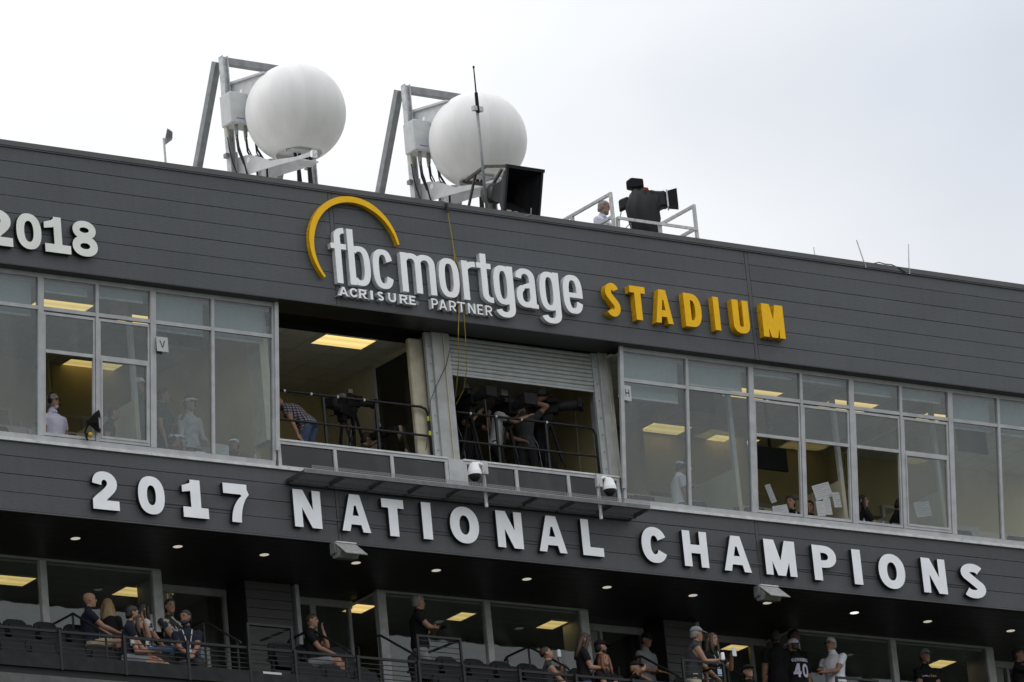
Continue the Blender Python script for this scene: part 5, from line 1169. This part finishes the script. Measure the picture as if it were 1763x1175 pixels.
# right camera bay
h1 = human('operator in black shirt at the left camera of shuttered bay', P_at(799, 692, 1.85, 1.68), 15, 1.68, shirt=C_BLACK, pants=C_BLACK, hc='black', skin='mid', a=(.20, .34, .02), b=(-.10, .34, .0), extras=('badge',))
h2 = human('operator in pale grey shirt bending at the middle camera', P_at(846, 690, 1.65, 1.76, floor=FB), 55, 1.78, lean=10, shirt=C_LGREY, pants=C_BLACK, hc='brown', a=(.12, .40, -.30), b=(-.05, .46, .05), hp=-10)
h3 = human('person in black shirt with raised arm at the middle camera', P_at(897, 688, 1.6, 1.78), -30, 1.78, shirt=C_DGREY, pants=C_BLACK, hc='black', skin='mid', a=(.16, .16, .24), b=(-.10, .36, .02), hy=-25, hp=-10, ea=(1, 0, .2))
h4 = human('operator in black shirt with both arms raised to right camera', P_at(925, 684, 1.75, 1.82), 35, 1.82, shirt=C_BLACK, pants=C_BLACK, hc='black', skin='mid', a=(.14, .26, .24), b=(-.12, .24, .26), ea=(1, 0, .2), eb=(1, 0, .2))
# press rooms, right
human('man in white shirt with white visor and headset by the window post', P_at(1160, 794, 1.12, 1.76), 75, 1.76, shirt=C_WHITE, pants=C_DGREY, cap=C_WHITE, hc='brown', extras=('headset', 'visor'), hp=-18, lean=6)
sitter('dark figure seated low behind the open sash with slanted paper', 1366, 858, 1.40, 1.7, FP, -78, hy=20, lean=6, shirt=C_BLACK, hc='black')
sitter('dark haired man whose head rises above the sill by hanging papers', 1394, 866, 1.30, 1.7, FP, -78, hy=35, shirt=C_NAVY, hc='black')
sitter('dark haired woman in black at the open sash with water bottle', 1481, 853, 1.30, 1.66, FP, 78, hy=-40, shirt=C_BLACK, hc='black', female=True, hair='long')
sitter('bearded man in black leaning over a laptop at open sash', 1534, 848, 1.40, 1.72, FP, 78, hy=-15, lean=8, shirt=C_BLACK, hc='black', extras=('beard',), hp=-20, skin='mid', a=(.1, .36, -.34), b=(-.12, .36, -.34))
# deck, left group
sitter('man with closely cropped head in dark polo holding a can', 150, 1024, 1.85, 1.76, R2, 60, hair='none', hc='brown', bulk=1.15, shirt=C_NAVY, pants=C_KHAKI, legs='short', hy=10, a=(.10, .40, -.36), b=(-.06, .42, -.30), extras=('lanyard',))
sitter('blonde woman in black turned towards the suite', 184, 1034, 2.05, 1.66, R2, 125, hair='long', hc='blonde', shirt=C_BLACK, female=True, hy=30)
sitter('dark haired man in dark tee scratching his ear', 213, 1047, 1.05, 1.76, R1, 55, shirt=C_NAVY, pants=C_GREY, legs='short', hc='black', hy=20, lean=8, a=(.05, .20, .16), ea=(.4, .6, -1), shoe=SHOEW)
sitter('young woman with long brown hair and bare legs holding a cup', 233, 1064, .95, 1.64, R1, 35, shirt=C_BLACK, pants=C_BLACK, legs='mini', hair='long', hc='brown', female=True, hp=4, a=(.06, .30, -.38), b=(-.10, .30, -.30), sleeve=0, shoe=SHOEW)
sitter('dark haired woman in white spotted top turned to the right', 243, 1042, 1.8, 1.64, R2, 80, shirt=C_SPOT, pants=C_DENIM, hair='long', hc='black', female=True, extras=('lanyard',))
sitter('man in black and white floral shirt sitting behind', 290, 1036, 1.85, 1.76, R2, 10, shirt=C_FLORAL, pants=C_DENIM, hc='black', hy=-15, skin='mid')
sitter('dark haired man in navy polo with white lanyard looking left', 319, 1055, 1.0, 1.76, R1, -25, shirt=C_NAVY, pants=C_DGREY, hc='black', hy=-40, extras=('lanyard', 'beard'), skin='mid', a=(.02, .32, -.40), b=(-.06, .34, -.40))
# deck, middle
sitter('woman in black top raising a drink to her mouth on the deck', 533, 1061, 1.85, 1.68, R2, 45, shirt=C_BLACK, pants=C_GREY, legs='short', hc='brown', female=True, hair='bun', a=(.04, .20, .06), b=(-.05, .36, -.36), shoe=SHOEW)
hp_ = human('standing man in black polo and grey shorts holding a camera', P_at(716, 1029, 2.15, 1.80), 55, 1.80, shirt=C_BLACK, pants=C_GREY, legs='short', hc='grey', bulk=1.2, hy=20, a=(.03, .25, -.20), b=(-.06, .24, -.18), extras=('badge',), shoe=SHOEW, ea=(.8, .1, -.5), eb=(.8, .1, -.5))
hw_ = sitter('woman in sleeveless top tipping a can to her mouth', 941, 1117, 1.0, 1.66, R1, 60, shirt=C_DGREY, sleeve=0, pants=C_DENIM, female=True, hair='bun', hc='brown', hp=25, a=(.04, .20, .12), extras=('badge',))
hb_ = human('woman in black tee and jeans holding a water bottle', P_at(999, 1093, 1.15, 1.70), 65, 1.70, shirt=C_BLACK, pants=C_DENIM, hair='long', hc='brown', female=True, hp=-20, a=(.08, .30, -.28), b=(-.06, .30, -.26), extras=('badge',))
human('man in black cap and black shirt looking right past the post', P_at(1030, 1106, 1.45, 1.70), 75, 1.70, shirt=C_BLACK, cap=C_BLACK, hc='black', skin='light', extras=('beard',))
hr_ = sitter('auburn haired girl in black printed tee at the railing', 1037, 1129, .98, 1.62, R1, 10, shirt=C_BLACK, hair='long', hc='red', female=True, hp=8)
hk_ = sitter('youngster in black cap with arm raised to brow', 1091, 1142, .98, 1.56, R1, 40, shirt=C_BLACK, cap=C_BLACK, hc='blonde', a=(.16, .12, .10), b=(-.1, .22, .20))
human('man in grey polo and black cap looking down with arms folded', P_at(1108, 1094, 2.9, 1.74), 15, 1.74, shirt=C_GREY, cap=C_BLACK, hc='black', hp=-15, a=(-.02, .26, -.34), b=(.04, .24, -.34), skin='mid')
hc1 = human('man in grey cap and sleeveless top leaning on guard rail', P_at(1185, 1083, .6, 1.80), 60, 1.80, shirt=C_DGREY, sleeve=0, pants=C_CREAMP, cap=C_GREY, hc='grey', bulk=1.15, hy=15, a=(.10, .38, -.40), b=(-.05, .36, -.16), lean=8)
hc2 = human('woman with long hair in black printed tee holding a phone', P_at(1222, 1094, .8, 1.70), 5, 1.70, shirt=C_BLACK, pants=C_CREAMP, hair='long', hc='brown', female=True, hy=15, a=(.20, .26, -.10), extras=('badge',))
sitter('man in dark cap looking up below the suite windows', 1286, 1149, 1.0, 1.74, R1, -10, shirt=C_BLACK, cap=C_BLACK, hc='black', hp=10)
human('tall man in black shirt with his back turned', P_at(1334, 1087, 2.55, 1.90), 165, 1.90, shirt=C_BLACK, pants=C_BLACK, hc='black', hy=-30, skin='mid', bulk=1.2)
human('dark skinned man in black shirt behind the numbered jersey', P_at(1364, 1088, 2.85, 1.92), 10, 1.92, shirt=C_BLACK, pants=C_BLACK, hc='black', skin='dark')
hj_ = human('person in black football jersey number forty and white backward cap', P_at(1366, 1103, 2.35, 1.74), 172, 1.74, shirt=C_BLACK, pants=C_BLACK, cap=C_LILAC, hc='brown', hy=25, sleeve=.8, bulk=1.2)
human('white haired man in white polo and glasses gesturing with his hands', P_at(1431, 1101, 2.3, 1.78), -75, 1.78, shirt=C_WHITE, pants=C_DGREY, hc='white', bulk=1.2, extras=('glasses', 'collar'), a=(.02, .36, -.28), b=(-.02, .40, -.24))
hs_ = human('man in grey cap and black shirt with printed lettering', P_at(1590, 1122, 2.5, 1.78), -5, 1.78, shirt=C_BLACK, pants=C_BLACK, cap=C_GREY, hc='brown', a=(.03, .28, -.30), b=(-.05, .28, -.30))
human('man in black tee at right edge covering his mouth', P_at(1749, 1120, 2.15, 1.80), 40, 1.80, shirt=C_BLACK, pants=C_BLACK, hc='black', skin='mid', b=(-.02, .22, .06), a=(.16, .3, -.3), extras=('badge',), eb=(1, .3, -.8))
# shirt printing
M_PRW = mat('shirt_print_white', (.55, .53, .66), .8); M_PRG = mat('shirt_print_gold', (.45, .34, .06), .8)
print_text('GERRING', hj_[1], 0, 1.335, .036, .058, .009, .176, M_PRW, hj_[0], 'name_print', -1)
print_text('40', hj_[1], 0, 1.06, .13, .24, .025, .172, M_PRW, hj_[0], 'number_print', -1)
print_text('BLACK', hs_[1], -.10, 1.27, .026, .05, .008, .131, M_PRW, hs_[0], 'shirt_print', 1, .01)
print_text('KNIGHTS', hs_[1], .09, 1.27, .020, .05, .006, .131, M_PRG, hs_[0], 'shirt_print', 1, .01)

# things held or set down
def bottle(p, label, group='plastic drink bottles', cm=None):
    t = thing('bottle', label, 'bottle', p, group); p = Vector(p)
    MB().tube([p, p+Vector((0, 0, .17)), p+Vector((0, 0, .215)), p+Vector((0, 0, .25))], [.042, .042, .021, .018], 14).build('body', mat('bottle_plastic', (.30, .36, .42), .15), t, smooth=True)
    MB().cyl(p+Vector((0, 0, .25)), p+Vector((0, 0, .275)), .021, n=12).build('cap', cm or mat('bottle_cap_blue', (.05, .10, .45), .4), t)
    MB().cyl(p+Vector((0, 0, .07)), p+Vector((0, 0, .14)), .0435, n=14).build('label_wrap', mat('bottle_label', (.12, .22, .50), .5), t)
def can(p, label, m_=None):
    p = Vector(p); t = thing('drink_can', label, 'can', p, 'drink cans')
    MB().tube([p, p+Vector((0, 0, .015)), p+Vector((0, 0, .145)), p+Vector((0, 0, .16))], [.034, .043, .043, .035], 16).build('body', m_ or M_SILL, t)
    MB().cyl(p+Vector((0, 0, .16)), p+Vector((0, 0, .165)), .033, n=14).build('lid', M_GALV, t)
bottle(hb_[3][0]+Vector((.02, -.04, -.06)), 'water bottle with blue cap held by woman in jeans')
can(hw_[3][0]+Vector((.0, -.05, -.02)), 'pale can tipped by the woman in sleeveless top')
can(hc1[3][1]+Vector((.03, -.05, -.02)), 'white can held by the man in grey cap', M_WHITE)
for (px, py, lab) in ((440, 788, 'blue banded water bottle at right end of the left press windows'), (52, 745, 'water bottle behind the far left press pane'), (1487, 892, 'blue water bottle before the dark haired woman'), (1520, 897, 'blue water bottle beside the laptop'), (1371, 882, 'blue water bottle below the slanted paper'), (243, 762, 'small bottle behind the closed sash')):
    q = at(px, py, Y=.93); bottle((q.x, .93, -3.02), lab)
q = hp_[3][0]; t = thing('hand_camera', 'black photo camera held by the standing man in shorts', 'camera', q)
q = Vector(q)+Vector((.06, -.05, .02)); MB().box(q.x-.07, q.x+.07, q.y-.04, q.y+.04, q.z-.045, q.z+.05).build('body', M_BLACK, t, bevel=.01)
MB().cyl(q+Vector((.03, -.04, 0)), q+Vector((.09, -.13, 0)), .04, n=14).build('lens', M_BLACK, t)
q = hc2[3][0]; single('phone', MB().box(q.x-.05, q.x+.05, q.y-.10, q.y-.085, q.z-.06, q.z+.13), M_SILL, 'phone held up by the woman in black tee', 'phone', q)
q = at(228, 1112, Y=.62); t = thing('cup', 'white printed cup held by the young woman', 'cup', (q.x, .62, q.z))
MB().cyl(q, q+Vector((0, 0, .13)), .035, .045, 14).build('body', M_SPOT if False else C_SPOT, t)

# paper sheets in the press windows
def sheet(cx, cz, w_, h_, Y, lab, rot=0.0, ch=None, m_=None, tilt=0.0):
    c = Vector((cx, Y, cz)); a = Vector((math.cos(rot), 0, math.sin(rot)))*w_/2; b = Vector((-math.sin(rot), tilt, math.cos(rot)))*h_/2
    t = thing('paper_sheet', lab, 'paper', c)
    MB().prism([c-a-b, c+a-b, c+a+b, c-a+b], (0, .004, 0)).build('sheet', m_ or M_PAPER, t)
    if ch:
        v, f = union2d(glyph(ch, w_*.5, h_*.5, w_*.09, h_*.09)); ax, bx = a.normalized(), b.normalized(); o0 = c-ax*w_*.25-bx*h_*.25-Vector((0, .003, 0))-t.location
        me = bpy.data.meshes.new('printed_letter'); me.from_pydata([o0+ax*p[0]+bx*p[1] for p in v], [], [tuple(z) for z in f]); me.materials.append(M_INK)
        o = bpy.data.objects.new('printed_letter', me); col.objects.link(o); o.parent = t
    else:
        q = MB(); bb = b.normalized(); aa = a.normalized()
        for k in range(7): zz = h_*(.36-.12*k); q.prism([c+aa*(-w_*.4)+bb*zz-Vector((0, .002, 0)), c+aa*(w_*(.4-.2*(k % 3)))+bb*zz-Vector((0, .002, 0)), c+aa*(w_*(.4-.2*(k % 3)))+bb*(zz+.012)-Vector((0, .002, 0)), c+aa*(-w_*.4)+bb*(zz+.012)-Vector((0, .002, 0))], (0, .001, 0))
        q.build('printed_lines', mat('grey_ink', (.35, .36, .37), .8), t)
def sheet_px(px, py, w_, h_, Y, lab, **k): q = at(px, py, Y=Y); sheet(q.x, q.z, w_, h_, Y, lab, **k)
q = gp(0, .25); sheet_px(279.5, 593, .27, .31, .345, 'white sheet with black letter V in the press window', ch='V')
sheet_px(1080, 677, .20, .34, .36, 'white sheet with black letter H at the window end', ch='H', rot=-.03)
sheet_px(1416, 846, .50, .34, 1.0, 'large white sheet tilted among the hanging papers', rot=.30)
sheet_px(1413, 876, .22, .34, .95, 'narrow sheet hanging below the large tilted sheet', rot=.05); sheet_px(1425, 872, .20, .38, .98, 'middle sheet of the three hanging papers', rot=.08); sheet_px(1441, 861, .21, .34, .92, 'right sheet of the hanging papers by the post', rot=.10)
sheet_px(1344, 878, .42, .20, .95, 'plain paper sheet lying slanted on the sill', rot=.22); sheet_px(1589, 877, .46, .34, 1.05, 'printed sheet on a stand behind the closed right sash', rot=.18)
sheet_px(381, 775, .36, .24, 1.0, 'white paper sheet beside the person in brown', rot=-.05); sheet_px(230, 742, .40, .50, 1.5, 'pale printed sheet leaning behind the closed left sash', rot=.25)
sheet_px(1327, 850, .16, .42, 1.5, 'pale slanted card behind the open sash', rot=.35)
# laptop
q = at(1535, 888, Y=1.15); t = thing('laptop', 'silver laptop open before the bearded man', 'laptop', (q.x, 1.15, -3.02))
MB().box(q.x-.18, q.x+.18, 1.02, 1.26, -3.018, -3.0).build('base', M_GALV, t); MB().hexa([(q.x-.18, .93, -2.78), (q.x+.18, .93, -2.78), (q.x+.18, 1.015, -3.0), (q.x-.18, 1.015, -3.0)], [(q.x-.18, .94, -2.775), (q.x+.18, .94, -2.775), (q.x+.18, 1.025, -2.998), (q.x-.18, 1.025, -2.998)]).build('lid', M_GALV, t)
# black parabolic dish and yellow foam microphone at the open sash
q = at(160, 728, Y=.62); t = thing('dish_microphone', 'black faceted dish microphone clamped at the left open sash', 'microphone', (q.x, .62, q.z))
def oct_(c, r_, d, n=8):
    d = Vector(d).normalized(); a = d.cross(Vector((0, 0, 1))).normalized(); b = a.cross(d); return [c+a*r_*math.cos(2*math.pi*k/n+.4)+b*r_*math.sin(2*math.pi*k/n+.4) for k in range(n)]
dd = Vector((.75, -.55, -.05)); cc = Vector((q.x, .55, q.z))
MB().loft([oct_(cc-dd*.12, .06, dd), oct_(cc, .17, dd), oct_(cc+dd*.10, .235, dd), oct_(cc+dd*.11, .225, dd), oct_(cc-dd*.04, .10, dd)]).build('dish', M_BLACK, t)
MB().tube([cc-dd*.12, cc-dd*.2+Vector((0, .05, -.2)), (q.x-.15, .62, q.z-.38)], .018, 7).build('arm', M_BLACK, t)
qy = at(155, 749, Y=.5); MB().ball((qy.x, .5, qy.z), .055, n=12, m=8).build('foam_ball', mat('yellow_foam', (.60, .38, .03), .9), t, smooth=True)
MB().bar((qy.x-.08, .55, qy.z), (qy.x-.02, .5, qy.z), .06).build('clamp', M_BLACK, t)
q = at(344, 776, Y=1.0); t = thing('desk_telephone', 'beige desk telephone below the man with visor', 'telephone', (q.x, 1.0, -3.02))
MB().hexa([(q.x-.12, .93, -3.018), (q.x+.12, .93, -3.018), (q.x+.12, 1.1, -3.018), (q.x-.12, 1.1, -3.018)], [(q.x-.11, .98, -2.84), (q.x+.11, .98, -2.84), (q.x+.11, 1.1, -2.80), (q.x-.11, 1.1, -2.80)]).build('base', M_CREAM, t)
for k in range(2): MB().box(q.x-.07+k*.09, q.x-.02+k*.09, .94, .965, -2.93, -2.88).build('key_pad', M_STEELD, t)
# binoculars on the sills
for (px, py, lab) in ((1268, 876, 'black binoculars standing at the foot of the right fixed pane'), (1080, 812, 'dark binoculars on the counter beside the man in white')):
    q = at(px, py, Y=.95); t = thing('binoculars', lab, 'binoculars', (q.x, .95, -3.02), 'binoculars on the counters')
    for s_ in (-1, 1): MB().tube([(q.x+s_*.05, .95, -3.02), (q.x+s_*.05, .95, -2.92), (q.x+s_*.04, .95, -2.85), (q.x+s_*.04, .95, -2.80)], [.045, .045, .03, .028], 12).build('barrel', M_BLACK, t)
    MB().box(q.x-.03, q.x+.03, .94, .96, -2.95, -2.88).build('bridge', M_BLACK, t)

# monitors hung inside the press rooms
for (px, py, Y, lab) in ((318, 575, 1.5, 'black monitor hung above the man in grey sweatshirt'), (1203, 688, 1.5, 'black monitor hung behind the shade right of letter H'), (1330, 790, 1.9, 'dark monitor in the room with slanted card'), (1675, 760, 1.7, 'black monitor hung behind the far right panes')):
    q = at(px, py, Y=Y); t = thing('hung_monitor', lab, 'monitor', (q.x, Y, q.z), 'monitors hung in the press rooms')
    MB().box(q.x-.42, q.x+.42, Y, Y+.07, q.z-.26, q.z+.26).build('screen', M_BLACK, t, bevel=.01); MB().bar((q.x, Y+.05, q.z+.2), (q.x, Y+.05, CZ), .05).build('hanger', M_BLACK, t)

# camera bay rails
Y_R = .93
def bay_rail(x0, x1, z0, z1, posts, lab, hook):
    t = thing('bay_railing', lab, 'railing', ((x0+x1)/2, Y_R, FB), 'black pipe rails in the camera bays'); Y = Y_R
    MB().tube([(x0, Y, z0), (x1-.16, Y, z0), (x1-.05, Y, z0-.04), (x1, Y, z0-.14), (x1, Y, FB)], .028, 9).build('top_pipe', M_RAIL, t, smooth=True)
    MB().cyl((x0, Y, z1), (x1, Y, z1), .026, n=9).build('mid_pipe', M_RAIL, t)
    for p in posts: MB().box(p-.026, p+.026, Y+.0, Y+.05, FB, z0).build('post', M_RAIL, t)
    if hook:
        for z in (z0-.30, z0-.62): MB().cyl((x1, Y, z), (x1, Y, z+.10), .034, n=10).build('yellow_band', mat('yellow_tape', (.55, .60, .03), .5), t)
    for k in range(4): MB().cyl((x0+.4+k*.65, Y, z0), (x0+.44+k*.65, Y, z0), .031, n=8).build('tape_mark', M_SILL, t)
za, zb2 = at(650, 692, Y=Y_R).z, at(650, 741, Y=Y_R).z
bay_rail(BX0+.02, -1.66, za, zb2, [at(560, 720, Y=Y_R).x, at(651, 735, Y=Y_R).x], 'black pipe rail with yellow bands across the left camera bay', True)
za, zb2 = at(900, 723, Y=Y_R).z, at(900, 772, Y=Y_R).z
bay_rail(cR+.05, at(1028, 775, Y=Y_R).x, za, zb2, [at(857, 745, Y=Y_R).x, at(943, 760, Y=Y_R).x], 'black pipe rail across the shuttered camera bay', False)

# camera rigs on tripods
def rig(px, py, Y, yaw_, lab, size=1.0, zf=FB):
    q = at(px, py, Y=Y); t = thing('tripod_camera', lab, 'camera', (q.x, Y, zf), 'video cameras on tripods'); c = Vector((q.x, Y, q.z)); yw = R(yaw_)
    d = Vector((math.sin(yw), -math.cos(yw), 0)); s_ = Vector((math.cos(yw), math.sin(yw), 0)); u = Vector((0, 0, 1)); z = size*1.3
    def bx(cc, l_, w_, h_): 
        a, b, e = d*l_/2, s_*w_/2, u*h_/2; return MB().hexa([cc-a-b-e, cc+a-b-e, cc+a+b-e, cc-a+b-e], [cc-a-b+e, cc+a-b+e, cc+a+b+e, cc-a+b+e])
    bx(c, .34*z, .16*z, .22*z).build('camera_body', M_BLACK, t, bevel=.015)
    MB().tube([c+d*.17*z, c+d*.22*z, c+d*.40*z, c+d*.50*z], [.06*z, .075*z, .085*z, .10*z], 16).build('lens', M_HORN, t)
    bx(c+d*.52*z, .07*z, .24*z, .17*z).build('lens_hood', M_BLACK, t, bevel=.01)
    bx(c+u*.17*z, .20*z, .03*z, .035*z).build('handle', M_BLACK, t); bx(c+d*.08*z+u*.14*z, .03*z, .03*z, .05*z).build('handle_post', M_BLACK, t)
    bx(c-s_*.13*z+u*.08*z+d*.1*z, .16*z, .07*z, .08*z).build('viewfinder', M_BLACK, t, bevel=.008)
    bx(c-d*.24*z, .12*z, .13*z, .19*z).build('battery', M_BLACK, t)
    bx(c+u*.26*z-d*.05*z, .10*z, .12*z, .09*z).build('receiver', M_STEELD, t)
    bx(c-u*.17*z, .16*z, .12*z, .12*z).build('fluid_head', M_BLACK, t)
    MB().cyl(c-u*.18*z-d*.05, c-u*.34*z-d*.55, .012).build('pan_bar', M_BLACK, t)
    top = c-u*.24*z
    for k in range(3):
        a = yw+2.094*k+.5; ft = Vector((c.x+.48*math.cos(a), c.y+.42*math.sin(a), zf)); mid = top.lerp(ft, .5)
        lg = MB().bar(top+Vector((.03*math.cos(a), .03*math.sin(a), 0)), mid, .055, .04).bar(mid, ft, .034, .03); lg.build('tripod_leg', M_BLACK, t)
    MB().cyl(top, top-u*.10, .06).build('tripod_bowl', M_BLACK, t)
    MB().tube([c-d*.28*z, c-d*.34*z-u*.3, c-d*.2*z-u*.8, Vector((c.x-.1, Y+.1, zf))], .009, 5).build('cable', M_STEELD, t)
    return t
rig(588, 706, 1.85, -60, 'video camera on tripod near the middle of the left bay', .9); rig(607, 694, 2.3, 80, 'tall camera on tripod behind the left bay rail', .72); rig(655, 748, 1.75, 20, 'low black tripod rig beside the left bay post', .6)
rig(806, 690, 1.35, 10, 'large video camera at the left of the shuttered bay', 1.0); rig(872, 706, 1.35, 5, 'large video camera at the middle of the shuttered bay', 1.15); rig(942, 703, 1.4, 50, 'large video camera at the right of the shuttered bay', 1.05)
# cable whips hanging in the bays
for (px, py, Y, lab) in ((836, 700, 1.2, 'thin cable hanging left of the grey shirted operator'), (985, 660, 1.6, 'thin cable hanging right of the cameras')):
    q = at(px, py, Y=Y); single('hanging_wire', MB().tube([(q.x, Y, q.z+.2), (q.x+.01, Y, q.z-.4), (q.x-.01, Y, -2.5)], .006, 5), M_STEELD, lab, 'wire', (q.x, Y, q.z))

# ------------------------------------------------------------------ bring everything to metres (a standing person is about 1.75 m)
SC = 1/PS
for o in list(scene.objects):
    if o.parent is None:
        o.location = o.location*SC
        if o.type in ('MESH', 'EMPTY'): o.scale = o.scale*SC
cd.clip_end = 6000.0
